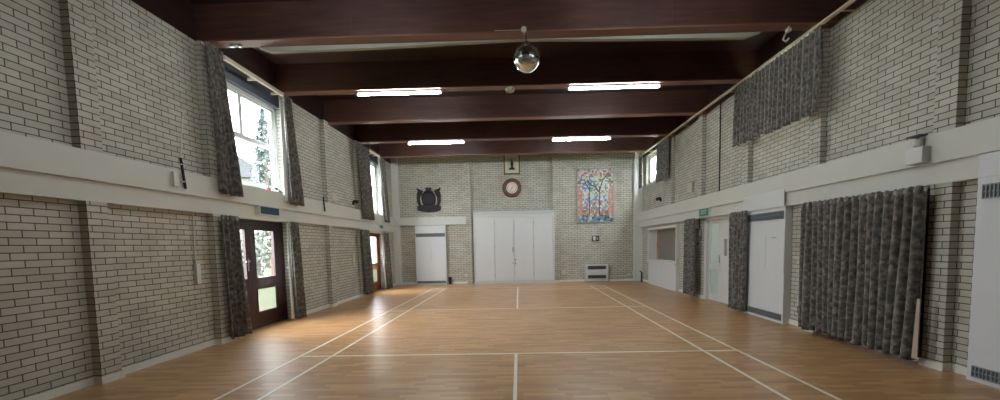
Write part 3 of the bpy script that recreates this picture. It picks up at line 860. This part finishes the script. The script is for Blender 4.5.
# framed picture above the clock
o = thing('framed_picture', (-.15, 10.48, 4.26), 'gilt framed portrait of a dark standing figure above the clock', 'picture')
a0, a1, c0, c1 = -.475, .165, 4.27, 5.10
bm = bmesh.new()
for q_ in ((a0, a1, c0, c0+.06), (a0, a1, c1-.06, c1), (a0, a0+.05, c0, c1), (a1-.05, a1, c0, c1)): box(bm, q_[0], q_[1], 10.45, 10.499, q_[2], q_[3], bev=.008)
obj('picture_frame', bm, M['gilt'], o)
obj('mount_card', B(a0+.05, a1-.05, 10.482, 10.492, c0+.06, c1-.06), M['mount'], o)
bm = bmesh.new(); box(bm, a0+.15, a1-.15, 10.4795, 10.482, c0+.17, c1-.17); obj('print', bm, M['beige'], o)
bm = bmesh.new()
fx = (a0+a1)/2
prism(bm, [(fx-.13, 4.46), (fx+.13, 4.46), (fx+.10, 4.52), (fx+.05, 4.56), (fx+.07, 4.72), (fx+.03, 4.80), (fx-.03, 4.80), (fx-.06, 4.70), (fx-.04, 4.56), (fx-.10, 4.52)], 'Y', 10.477, 10.4795)
prism(bm, disc_poly(fx, 4.83, .03, 12), 'Y', 10.477, 10.4795)
obj('dark_figure', bm, M['ink'], o)

# stained-glass style picture
o = thing('glass_picture', (3.1, 10.48, 2.34), 'large colourful stained glass style picture of trees on the far wall', 'picture')
px0, px1, pz0, pz1 = 2.40, 3.80, 2.345, 4.43
obj('backing_board', B(px0, px1, 10.47, 10.499, pz0, pz1), M['beige'], o)
cols = {'pink': (190, 156, 148), 'orange': (178, 128, 108), 'sky': (172, 186, 192), 'pale': (200, 202, 196), 'blue': (104, 126, 156), 'navy': (58, 68, 84),
        'yellow': (192, 186, 138), 'green': (122, 142, 118), 'brown': (126, 102, 84), 'lilac': (160, 148, 166), 'red': (160, 102, 96), 'teal': (104, 130, 136)}
PM = {k: plain('picture_'+k, srgb(*v), .45, var=.12, scale=10) for k, v in cols.items()}
rnd = random.Random(21)
KC = list(cols); sheet = bmesh.new(); tree = {k: bmesh.new() for k in ('navy', 'orange')}
def patch(col, poly, d=0): prism(tree[col], poly, 'Y', 10.4660, 10.4690)
nx, nz = 22, 32
V = [[(px0+.02+(px1-px0-.04)*(i+(rnd.uniform(-.33, .33) if 0 < i < nx else 0))/nx, pz0+.02+(pz1-pz0-.04)*(j+(rnd.uniform(-.33, .33) if 0 < j < nz else 0))/nz) for j in range(nz+1)] for i in range(nx+1)]
VV = [[sheet.verts.new((p[0], 10.469, p[1])) for p in col_] for col_ in V]
for i in range(nx):
    for j in range(nz):
        u, v = (i+.5)/nx, (j+.5)/nz
        if v < .12: c = rnd.choice(['navy', 'teal', 'blue', 'sky', 'teal'])
        elif u < .07 or u > .93: c = rnd.choice(['orange', 'orange', 'pink']) if v < .7 else rnd.choice(['pink', 'brown', 'pale', 'brown', 'lilac'])
        elif v < .22: c = rnd.choice(['orange', 'brown', 'yellow', 'green', 'red'])
        elif v < .42: c = rnd.choice(['lilac', 'pale', 'red', 'sky', 'green', 'blue', 'pink'])
        elif v < .62: c = rnd.choice(['sky', 'pale', 'teal', 'sky', 'yellow', 'lilac', 'blue', 'green'])
        elif v < .88:
            c = rnd.choice(['blue', 'sky', 'pale', 'teal']) if u < .45 else rnd.choice(['yellow', 'green', 'sky', 'pale', 'teal'])
            if v > .78 and rnd.random() < .4: c = rnd.choice(['yellow', 'brown'])
        else: c = rnd.choice(['pink', 'pink', 'brown', 'pale', 'sky', 'red'])
        f = sheet.faces.new((VV[i][j], VV[i+1][j], VV[i+1][j+1], VV[i][j+1])); f.material_index = KC.index(c)
def stroke(col, pts, w_):
    for (a, b), (c, d) in zip(pts[:-1], pts[1:]):
        dx, dz = c-a, d-b; l = math.hypot(dx, dz); nx_, nz_ = -dz/l*w_/2, dx/l*w_/2
        patch(col, [(a+nx_, b+nz_), (a-nx_, b-nz_), (c-nx_, d-nz_), (c+nx_, d+nz_)], 2)
for xx in (.335, .62):
    stroke('navy', [(px0+1.4*xx, 2.62), (px0+1.4*xx, 3.75)], .035)
stroke('navy', [(px0+.62*1.4, 3.55), (px0+.70*1.4, 3.95), (px0+.80*1.4, 4.15)], .04)
stroke('navy', [(px0+.62*1.4, 3.50), (px0+.50*1.4, 3.72), (px0+.38*1.4, 3.80), (px0+.28*1.4, 4.0)], .05)
stroke('navy', [(px0+.335*1.4, 3.6), (px0+.22*1.4, 3.9)], .04)
stroke('orange', [(px0+.12*1.4, 2.6), (px0+.12*1.4, 3.6)], .05); stroke('orange', [(px0+.885*1.4, 2.6), (px0+.885*1.4, 3.6)], .05)
obj('coloured_glass_sheet', sheet, [PM[k] for k in KC], o)
obj('tree_trunk', tree['navy'], PM['navy'], o, label='dark tree outline'); obj('side_column', tree['orange'], PM['orange'], o)
bm = bmesh.new()
for q_ in ((px0-.02, px1+.02, pz0-.02, pz0+.02), (px0-.02, px1+.02, pz1-.02, pz1+.02), (px0-.02, px0+.02, pz0, pz1), (px1-.02, px1+.02, pz0, pz1)): box(bm, q_[0], q_[1], 10.455, 10.499, q_[2], q_[3])
obj('picture_frame', bm, M['pale'], o)

# thermostat / switch pair below
o = thing('wall_switch', (3.11, 10.48, 1.6), 'dark switch box with one white half below the stained glass picture', 'switch')
obj('back_box', B(2.97, 3.25, 10.45, 10.499, 1.60, 1.80, bev=.006), M['black'], o)
obj('white_plate', B(3.0, 3.10, 10.443, 10.45, 1.62, 1.78), M['white'], o); obj('grey_plate', B(3.13, 3.21, 10.443, 10.45, 1.65, 1.75), M['grille'], o)

# sockets, bin and pipes along the far skirting
def socket(name, x, z, label, face='far'):
    o = thing(name, (x, 10.48, z-.05), label, 'socket')
    obj('face_plate', B(x-.075, x+.075, 10.475, 10.499, z-.045, z+.045, bev=.004), M['white'], o)
    bm = bmesh.new()
    for dx in (-.035, .035): box(bm, x+dx-.012, x+dx+.012, 10.4735, 10.475, z-.02, z+.01)
    obj('pin_holes', bm, M['black'], o)
socket('wall_socket', -2.08+.02, .35, 'white wall socket left of the store cupboard'); socket('wall_socket', 1.83, .36, 'white wall socket right of the store cupboard, low on the brick')
o = thing('door_bin', (-2.72, 10.42, 0), 'small black bin with cream lid beside the far left cupboard', 'bin')
bm = bmesh.new(); tube(bm, (-2.71, 10.40, 0), (-2.71, 10.40, .29), .055, 20, r2=.065); obj('bin_body', bm, M['black'], o)
bm = bmesh.new(); tube(bm, (-2.71, 10.40, .29), (-2.71, 10.40, .34), .066, 20, r2=.03); obj('lid', bm, M['beige'], o)
o = thing('heating_pipe', (4.1, 10.46, .085), 'thin cream heating pipe above the skirting right of the convector heater', 'pipe')
bm = bmesh.new(); polytube(bm, [(3.64, 10.46, .20), (4.30, 10.46, .20), (4.42, 10.46, .26), (4.55, 10.46, .26), (4.55, 10.46, .36)], .018, 10); obj('pipe_run', bm, M['skirt'], o)
bm = bmesh.new(); box(bm, 3.70, 3.74, 10.46, 10.499, .17, .23); box(bm, 4.2, 4.24, 10.46, 10.499, .17, .23); tube(bm, (4.50, 10.44, .30), (4.50, 10.40, .30), .035, 14); obj('valve', bm, M['grille'], o)
o = thing('black_door_stay', (4.86, 10.05, 0), 'short black hooked post on the floor in the far right corner', 'post')
bm = bmesh.new(); tube(bm, (4.78, 10.0, 0), (4.78, 10.0, .36), .03, 14); tube(bm, (4.78, 10.0, .36), (4.70, 10.0, .42), .02, 10); obj('post', bm, M['black'], o)
bm = bmesh.new(); tube(bm, (4.78, 10.0, 0), (4.78, 10.0, .02), .055, 18); obj('foot', bm, M['black'], o)

# ------------------------------------------------------------ things on the left wall
o = thing('window_pole', (-4.735, .25, 2.40), 'black handled window pole with white hooked rod on the near left ledge', 'pole')
bm = bmesh.new(); tube(bm, (-4.725, .26, 2.41), (-4.725, .21, 2.84), .017, 12); obj('grip', bm, M['black'], o)
bm = bmesh.new(); polytube(bm, [(-4.725, .21, 2.84), (-4.74, .27, 3.15), (-4.76, .34, 3.40), (-4.78, .37, 3.50), (-4.80, .41, 3.53), (-4.83, .46, 3.50)], .009); obj('rod', bm, M['white'], o)
bm = bmesh.new(); box(bm, -4.744, -4.71, .20, .30, 2.50, 2.515); box(bm, -4.744, -4.71, .19, .28, 2.74, 2.755); obj('clip', bm, M['white'], o)
o = thing('wall_mounted_fitting', (-4.735, .08, 2.42), 'white fitting fixed on the ledge beside the black handled pole', 'fitting')
bm = bmesh.new(); box(bm, -4.744, -4.70, .05, .12, 2.42, 2.62, bev=.006); obj('housing', bm, M['white'], o)
bm = bmesh.new(); tube(bm, (-4.72, .12, 2.6), (-4.72, .19, 2.6), .008); tube(bm, (-4.72, .12, 2.45), (-4.72, .19, 2.45), .008); obj('arm', bm, M['white'], o)

o = thing('hanging_switch', (-4.85, .50, 1.0), 'white tubular box hanging on a cable on the lower left brick wall', 'fitting')
bm = bmesh.new(); box(bm, -4.869, -4.82, .47, .545, 1.01, 1.32, bev=.008); obj('housing', bm, M['white'], o)
bm = bmesh.new(); box(bm, -4.869, -4.83, .47, .53, 1.32, 1.37, bev=.006); obj('cap', bm, M['beige'], o)
bm = bmesh.new(); polytube(bm, [(-4.86, .50, 1.37), (-4.86, .52, 2.098)], .007); obj('cable', bm, M['white'], o)

def edge_sign(name, y0, y1, z0, z1, label, mat, x0=-4.784, dx=.09, cat='sign'):
    o = thing(name, (x0, (y0+y1)/2, z0), label, cat)
    s = 1 if dx > 0 else -1
    obj('lamp_body', B(x0, x0+dx, y0, y1, z0, z1, bev=.006), M['white'], o)
    obj('face_panel', B(x0+dx, x0+dx+s*.003, y0+.012, y1-.008, z0+.012, z1-.006), mat, o)
    return o
edge_sign('exit_light', 1.86, 2.45, 2.17, 2.325, 'white box light with unlit dark blue face over the dark glazed doors', M['darkgreen'])
edge_sign('exit_light', 8.2, 8.55, 2.16, 2.29, 'small green exit light over the brown far glazed doors', M['green'])
ex = edge_sign('exit_sign', 4.50, 5.02, 2.13, 2.332, 'green sign reading EXIT above the white door on the right', M['green'], x0=4.784, dx=-.05)

def text_mesh(name, txt, size, parent, mat, loc, rot):
    cu = bpy.data.curves.new(name, 'FONT'); cu.body = txt; cu.size = size; cu.extrude = .0012; cu.align_x = 'CENTER'; cu.align_y = 'CENTER'
    t = bpy.data.objects.new(name+'_src', cu); C.objects.link(t)
    dg = bpy.context.evaluated_depsgraph_get(); me = bpy.data.meshes.new_from_object(t.evaluated_get(dg))
    bpy.data.objects.remove(t); bpy.data.curves.remove(cu)
    me.name = name; me.transform(Matrix.Translation(Vector(loc)-WL[parent.name]) @ rot.to_4x4())
    me.materials.clear(); me.materials.append(mat)
    o = bpy.data.objects.new(name, me); C.objects.link(o); o.parent = parent
    return o
rotR = Matrix(((0, 0, -1), (-1, 0, 0), (0, 1, 0)))      # faces -X: text x -> -Y, text y -> +Z
text_mesh('lettering', 'EXIT', .155, ex, M['white'], (4.730, 4.76, 2.232), rotR)

o = thing('red_bell', (-4.80, 2.36, 2.665), 'small red bell standing on the ledge below the left upper window', 'bell')
bm = bmesh.new(); tube(bm, (-4.79, 2.30, 2.666), (-4.79, 2.30, 2.70), .05, 18, r2=.045); tube(bm, (-4.79, 2.30, 2.70), (-4.79, 2.30, 2.735), .045, 18, r2=.015); obj('dome', bm, M['red'], o)
bm = bmesh.new(); tube(bm, (-4.79, 2.30, 2.735), (-4.79, 2.30, 2.75), .01, 10); obj('button', bm, M['chrome'], o)

# second pole and boxes further along the left wall
o = thing('window_pole', (-4.72, 4.40, 2.42), 'short black pole clipped on the ledge before the far pilaster', 'pole')
bm = bmesh.new(); tube(bm, (-4.722, 4.41, 2.43), (-4.722, 4.36, 2.78), .018, 12); obj('grip', bm, M['black'], o)
bm = bmesh.new(); box(bm, -4.744, -4.71, 4.36, 4.43, 2.55, 2.565); obj('clip', bm, M['white'], o)
o = thing('junction_box', (-4.80, 5.15, 2.75), 'grey junction box on the left brick beyond the short black pole', 'box')
bm = bmesh.new(); box(bm, -4.869, -4.80, 5.0, 5.25, 2.76, 2.98, bev=.008); obj('housing', bm, M['beige'], o)
bm = bmesh.new(); box(bm, -4.80, -4.797, 5.02, 5.23, 2.78, 2.96); obj('lid', bm, M['beige'], o)
o = thing('junction_box', (4.85, 5.95, 2.86), 'beige junction box on the right brick above the exit sign', 'box')
bm = bmesh.new(); box(bm, 4.84, 4.899, 5.72, 6.02, 2.87, 3.14, bev=.008); obj('housing', bm, M['beige'], o)
bm = bmesh.new(); box(bm, 4.836, 4.84, 5.74, 6.0, 2.89, 3.12); obj('lid', bm, M['beige'], o)
def camera_thing(x, y, z, s, label):
    o = thing('wall_speaker', (x, y, z-.12), label, 'speaker')
    bm = bmesh.new(); box(bm, x, x+s*.05, y-.03, y+.03, z-.10, z+.0, bev=.004); obj('bracket', bm, M['black'], o)
    bm = bmesh.new(); tube(bm, (x+s*.05, y, z), (x+s*.16, y-.08, z-.03), .05, 16, r2=.06); obj('body', bm, M['black'], o)
camera_thing(-4.868, 6.45, 2.90, 1, 'small black device on a bracket by the far left pilaster')
camera_thing(4.898, 8.25, 2.98, -1, 'small black device on a bracket under the far right upper window')
o = thing('blind_string', (4.88, 7.95, 2.98), 'thin pale string hanging below the far right upper window', 'string')
bm = bmesh.new(); polytube(bm, [(4.80, 7.75, 3.60), (4.86, 7.85, 3.3), (4.885, 8.1, 3.02)], .007); obj('cord', bm, M['beige'], o)

def call_point(y, x, z, label, mat):
    o = thing('call_point', (x, y, z-.05), label, 'call point')
    obj('housing', B(x-.045, x+.045, y-.035, y-.001, z-.045, z+.045, bev=.004), mat, o)
    obj('glass_face', B(x-.028, x+.028, y-.037, y-.035, z-.028, z+.028), M['white'], o)
call_point(3.05, -4.925, 1.12, 'small dark box on the brick reveal right of the dark glazed doors', M['grille'])
call_point(8.98, -4.925, 1.18, 'small red box on the brick reveal of the brown far glazed doors', M['red'])
o = thing('wall_plate', (-4.86, 6.3, 1.0), 'tall beige plate on the left brick before the far pilaster', 'plate')
obj('face_plate', B(-4.869, -4.845, 6.22, 6.40, .98, 1.36, bev=.004), M['beige'], o)
obj('rocker', B(-4.845, -4.838, 6.27, 6.35, 1.1, 1.24, bev=.003), M['white'], o)

# ------------------------------------------------------------ things on the right wall
o = thing('emergency_light', (4.70, -.68, 2.35), 'white emergency light box with a domed lamp above it on the right ledge', 'light')
obj('body', B(4.655, 4.749, -.78, -.575, 2.355, 2.535, bev=.008), M['white'], o)
bm = bmesh.new(); tube(bm, (4.70, -.675, 2.565), (4.70, -.675, 2.63), .042, 20, r2=.048); tube(bm, (4.70, -.675, 2.55), (4.70, -.675, 2.565), .03, 20, r2=.042); box(bm, 4.70, 4.749, -.70, -.65, 2.536, 2.60); obj('lamp_dome', bm, M['white'], o)
bm = bmesh.new(); box(bm, 4.66, 4.76, -.73, -.57, 2.668, 2.684, bev=.004); box(bm, 4.69, 4.71, -.685, -.665, 2.63, 2.668); obj('bracket', bm, M['grille_dark'], o)
o = thing('conduit_pipe', (4.88, 4.30, 2.665), 'thin dark vertical pipe on the right upper brick wall', 'pipe')
bm = bmesh.new(); tube(bm, (4.885, 4.30, 2.666), (4.885, 4.30, 4.749), .0145, 10); obj('pipe_run', bm, M['black'], o)
bm = bmesh.new()
for z in (3.0, 3.7, 4.4): box(bm, 4.868, 4.899, 4.27, 4.33, z, z+.015)
obj('saddle', bm, M['black'], o)
o = thing('first_aid_sign', (4.89, 5.42, 1.30), 'pale green notice with a dark cross beside the white door', 'notice')
obj('board', B(4.885, 4.899, 5.31, 5.52, 1.27, 1.62), M['corridor'], o)
bm = bmesh.new(); box(bm, 4.882, 4.885, 5.35, 5.48, 1.43, 1.47); box(bm, 4.882, 4.885, 5.395, 5.435, 1.37, 1.53); box(bm, 4.882, 4.885, 5.33, 5.50, 1.29, 1.31)
obj('cross', bm, M['darkgreen'], o)
o = thing('light_switch', (4.88, 5.45, 1.85), 'small white switch box on conduit above the green notice', 'switch')
obj('back_box', B(4.86, 4.899, 5.41, 5.50, 1.84, 1.93, bev=.004), M['white'], o)
obj('rocker', B(4.853, 4.86, 5.44, 5.47, 1.87, 1.90), M['beige'], o)
bm = bmesh.new(); tube(bm, (4.885, 5.34, 1.72), (4.885, 5.34, 2.09), .012, 8); obj('conduit', bm, M['black'], o)
o = thing('wall_telephone', (4.87, 5.31, 1.6), 'white wall handset with dark looped cable by the white door', 'telephone')
obj('body', B(4.85, 4.899, 5.23, 5.37, 1.64, 1.80, bev=.008), M['white'], o)
bm = bmesh.new(); polytube(bm, [(4.875, 5.25, 1.66), (4.875, 5.20, 1.60), (4.875, 5.17, 1.68), (4.875, 5.18, 1.80), (4.875, 5.24, 1.84)], .007); obj('cable', bm, M['black'], o)
o = thing('wall_socket', (4.88, 1.45, .2), 'small white socket with black cable beside the wide floral curtain', 'socket')
obj('face_plate', B(4.88, 4.899, 1.40, 1.50, .36, .50, bev=.003), M['white'], o)
bm = bmesh.new(); box(bm, 4.86, 4.88, 1.43, 1.47, .24, .36, bev=.004); obj('plug', bm, M['black'], o)
o = thing('door_hook', (4.87, 6.4, .62), 'dark curved pull handle on the brick beside the serving hatch', 'hook')
bm = bmesh.new(); polytube(bm, [(4.895, 6.05, .62), (4.85, 6.10, .66), (4.83, 6.12, .78), (4.85, 6.10, .90), (4.895, 6.05, .94)], .012); obj('hook_body', bm, M['black'], o)

# ------------------------------------------------------------ outside
struct('ground_outside', B(-60, LX-.3, -25, 60, -.25, -.14), M['lawn'])
struct('paving_outside', B(-8.2, LX-.3, -10, 20, -.14, -.06), M['paving'])
struct('ground_outside_right', B(6.8, 60, -25, 70, -.25, -.14), M['lawn'])
def leaves(bm, c, rx, ry, rz, n, size, rnd, cone=False):
    for _ in range(n):
        while True:
            p = Vector((rnd.uniform(-1, 1), rnd.uniform(-1, 1), rnd.uniform(-1, 1)))
            if .25 < p.length < 1: break
        if cone:
            k = (1-p.z)/2; p.x *= k*1.2+.05; p.y *= k*1.2+.05
        q = Vector((c[0]+p.x*rx, c[1]+p.y*ry, c[2]+p.z*rz)); s = size*rnd.uniform(.6, 1.4)
        a = Vector((rnd.uniform(-1, 1), rnd.uniform(-1, 1), rnd.uniform(-1, 1))).normalized(); b = a.orthogonal().normalized()
        vs = [bm.verts.new(q+a*s), bm.verts.new(q+b*s*.45), bm.verts.new(q-a*s), bm.verts.new(q-b*s*.45)]
        bm.faces.new(vs)
def plant(name, x, y, h, r, n, size, mat, label, cat, seed, cone=False, trunk=.12):
    rnd = random.Random(seed)
    o = thing(name, (x, y, -.14), label, cat)
    bm = bmesh.new(); tube(bm, (x, y, -.14), (x, y, h*.85), trunk, 10, r2=trunk*.3)
    for _ in range(10):
        a = rnd.uniform(0, 2*PI); z = rnd.uniform(.3, .8)*h
        tube(bm, (x, y, z), (x+r*.6*math.cos(a), y+r*.6*math.sin(a), z+h*.08), trunk*.3, 6, r2=.01)
    obj('trunk', bm, M['bark'], o)
    bm = bmesh.new(); leaves(bm, (x, y, h*.58), r, r, h*.42, n, size, rnd, cone); obj('foliage', bm, mat, o)
plant('conifer_tree', -9.4, 9.6, 7.15, .85, 2400, .085, M['leaf'], 'green conifer seen through the nearer left upper window', 'tree', 3, cone=True)
plant('garden_shrub', -8.2, 5.7, 2.6, 1.1, 3000, .10, M['leafpale'], 'pale garden shrub seen through the dark glazed doors, nearer one', 'shrub', 4, trunk=.05)
plant('garden_shrub', -7.1, 7.9, 2.9, .95, 3000, .10, M['leafpale'], 'pale garden shrub seen through the dark glazed doors, farther one', 'shrub', 5, trunk=.05)
bm = bmesh.new(); box(bm, -10.4, -10.2, 11.5, 46, -.14, 2.7); box(bm, -10.45, -10.15, 11.5, 46, 2.7, 2.78)
struct('wall_added_sky_dimmer', bm, M['housewall'])  # wall added beyond the far doors to dim the sky reflected in the floor
plant('garden_tree', 9.5, 25.0, 8.0, 2.0, 2200, .25, M['leaf'], 'green tree seen through the far right upper window', 'tree', 6)
o = thing('neighbour_house', (-18.0, 20.6, -.14), 'house with a grey tiled roof seen through the nearer left upper window', 'house')
U = Vector((-.287, .958, 0)); W_ = Vector((.958, .287, 0)); R0 = Vector((-18.0, 20.6, 7.5))
def hp(u, w_, z): return Vector((R0.x+U.x*u+W_.x*w_, R0.y+U.y*u+W_.y*w_, z))
def hbox(bm, u0, u1, w0, w1, z0, z1, zs=0):
    vs = [bm.verts.new(hp(u, w_, z)) for z in (z0, z1) for u, w_ in ((u0, w0), (u1, w0), (u1, w1), (u0, w1))]
    for f in ((0, 1, 2, 3), (4, 5, 6, 7), (0, 1, 5, 4), (1, 2, 6, 5), (2, 3, 7, 6), (3, 0, 4, 7)): bm.faces.new([vs[i] for i in f])
bm = bmesh.new(); hbox(bm, -9.7, 11.7, -4.0, 4.0, -.14, 4.9); obj('house_wall', bm, M['housewall'], o)
bm = bmesh.new()
vs = [bm.verts.new(hp(u, w_, z)) for u in (-10, 12) for w_, z in ((-4.5, 4.7), (0, 7.5), (4.5, 4.7))]
for f in ((0, 1, 4, 3), (1, 2, 5, 4), (0, 2, 5, 3), (0, 1, 2), (3, 4, 5)): bm.faces.new([vs[i] for i in f])
for k in range(18):
    t = (k+.5)/18; z = 4.7+2.8*t; w_ = 4.5*(1-t)
    hbox(bm, -10, 12, w_-.01, w_+.09, z-.03, z+.06); hbox(bm, -10, 12, -w_-.09, -w_+.01, z-.03, z+.06)
obj('tiled_roof', bm, M['rooftile'], o)

# ------------------------------------------------------------ light
w = bpy.data.worlds.new('overcast_sky'); S.world = w; w.use_nodes = True
nt = w.node_tree; bg = nt.nodes['Background']
tcw = nt.nodes.new('ShaderNodeTexCoord'); sx = nt.nodes.new('ShaderNodeSeparateXYZ'); nt.links.new(tcw.outputs['Generated'], sx.inputs[0])
rp = nt.nodes.new('ShaderNodeValToRGB'); rp.color_ramp.elements[0].position = 0; rp.color_ramp.elements[0].color = (.28, .31, .34, 1); rp.color_ramp.elements[1].position = .95; rp.color_ramp.elements[1].color = (.93, .97, 1, 1)
nt.links.new(sx.outputs['Z'], rp.inputs[0]); nt.links.new(rp.outputs[0], bg.inputs['Color'])
bg.inputs['Strength'].default_value = 18.0
def portal(x, y0, y1, z0, z1, s):
    l = bpy.data.lights.new('window_portal', 'AREA'); l.shape = 'RECTANGLE'; l.size = y1-y0; l.size_y = z1-z0
    l.cycles.is_portal = True
    o = bpy.data.objects.new('window_portal', l); C.objects.link(o); o.location = (x, (y0+y1)/2, (z0+z1)/2)
    o.rotation_euler = (PI/2, 0, -PI/2 if s > 0 else PI/2)
for a in ((1.05, 3.05, 0, 2.1), (6.92, 8.98, 0, 2.1), (1.05, 3.05, 2.7, 4.5), (6.92, 8.98, 2.7, 4.5)): portal(-5.19, *a, 1)
for a in ((1.15, 2.95, 3.62, 4.6), (7.80, 9.86, 3.62, 4.7)): portal(5.22, *a, -1)
# unseen lamp added on the corridor ceiling to backlight the frosted panes
o = thing('corridor_backlight', (5.95, 4.6, 2.58), 'round white lamp added in the corridor to backlight the white door', 'light')
bm = bmesh.new(); tube(bm, (5.95, 4.6, 2.56), (5.95, 4.6, 2.599), .16, 24); obj('lamp_base', bm, M['white'], o)
bm = bmesh.new(); tube(bm, (5.95, 4.6, 2.52), (5.95, 4.6, 2.56), .12, 24, r2=.15); obj('diffuser', bm, emit_mat('corridor_diffuser', (1, .98, .92, 1), 14), o)

# ------------------------------------------------------------ camera
cam = bpy.data.cameras.new('camera'); co = bpy.data.objects.new('camera', cam); C.objects.link(co)
cam.sensor_width = 36; cam.sensor_fit = 'HORIZONTAL'; cam.lens = 400.0092/1000*36
cam.shift_x = -.01111; cam.shift_y = .07241; cam.clip_end = 300; cam.clip_start = .05
Rw = Matrix(((0.99961391, 0.0195415, -0.01975241), (-0.01836632, -0.06873212, -0.99746608), (-0.02084961, 0.99744375, -0.06834668)))
r_, d_, f_ = Rw[0], Rw[1], Rw[2]
mw = Matrix(((r_[0], -d_[0], -f_[0], .0666), (r_[1], -d_[1], -f_[1], -5.488), (r_[2], -d_[2], -f_[2], 1.5093), (0, 0, 0, 1)))
co.matrix_world = mw
S.camera = co
S.view_settings.view_transform = 'Standard'; S.view_settings.look = 'None'; S.view_settings.gamma = 1
S.view_settings.use_curve_mapping = False
S.view_settings.exposure = 1.7
S.cycles.use_denoising = True
S.cycles.max_bounces = 8; S.cycles.diffuse_bounces = 5; S.cycles.glossy_bounces = 4; S.cycles.transparent_max_bounces = 12
S.cycles.caustics_reflective = False; S.cycles.caustics_refractive = False
S.cycles.sample_clamp_indirect = 6
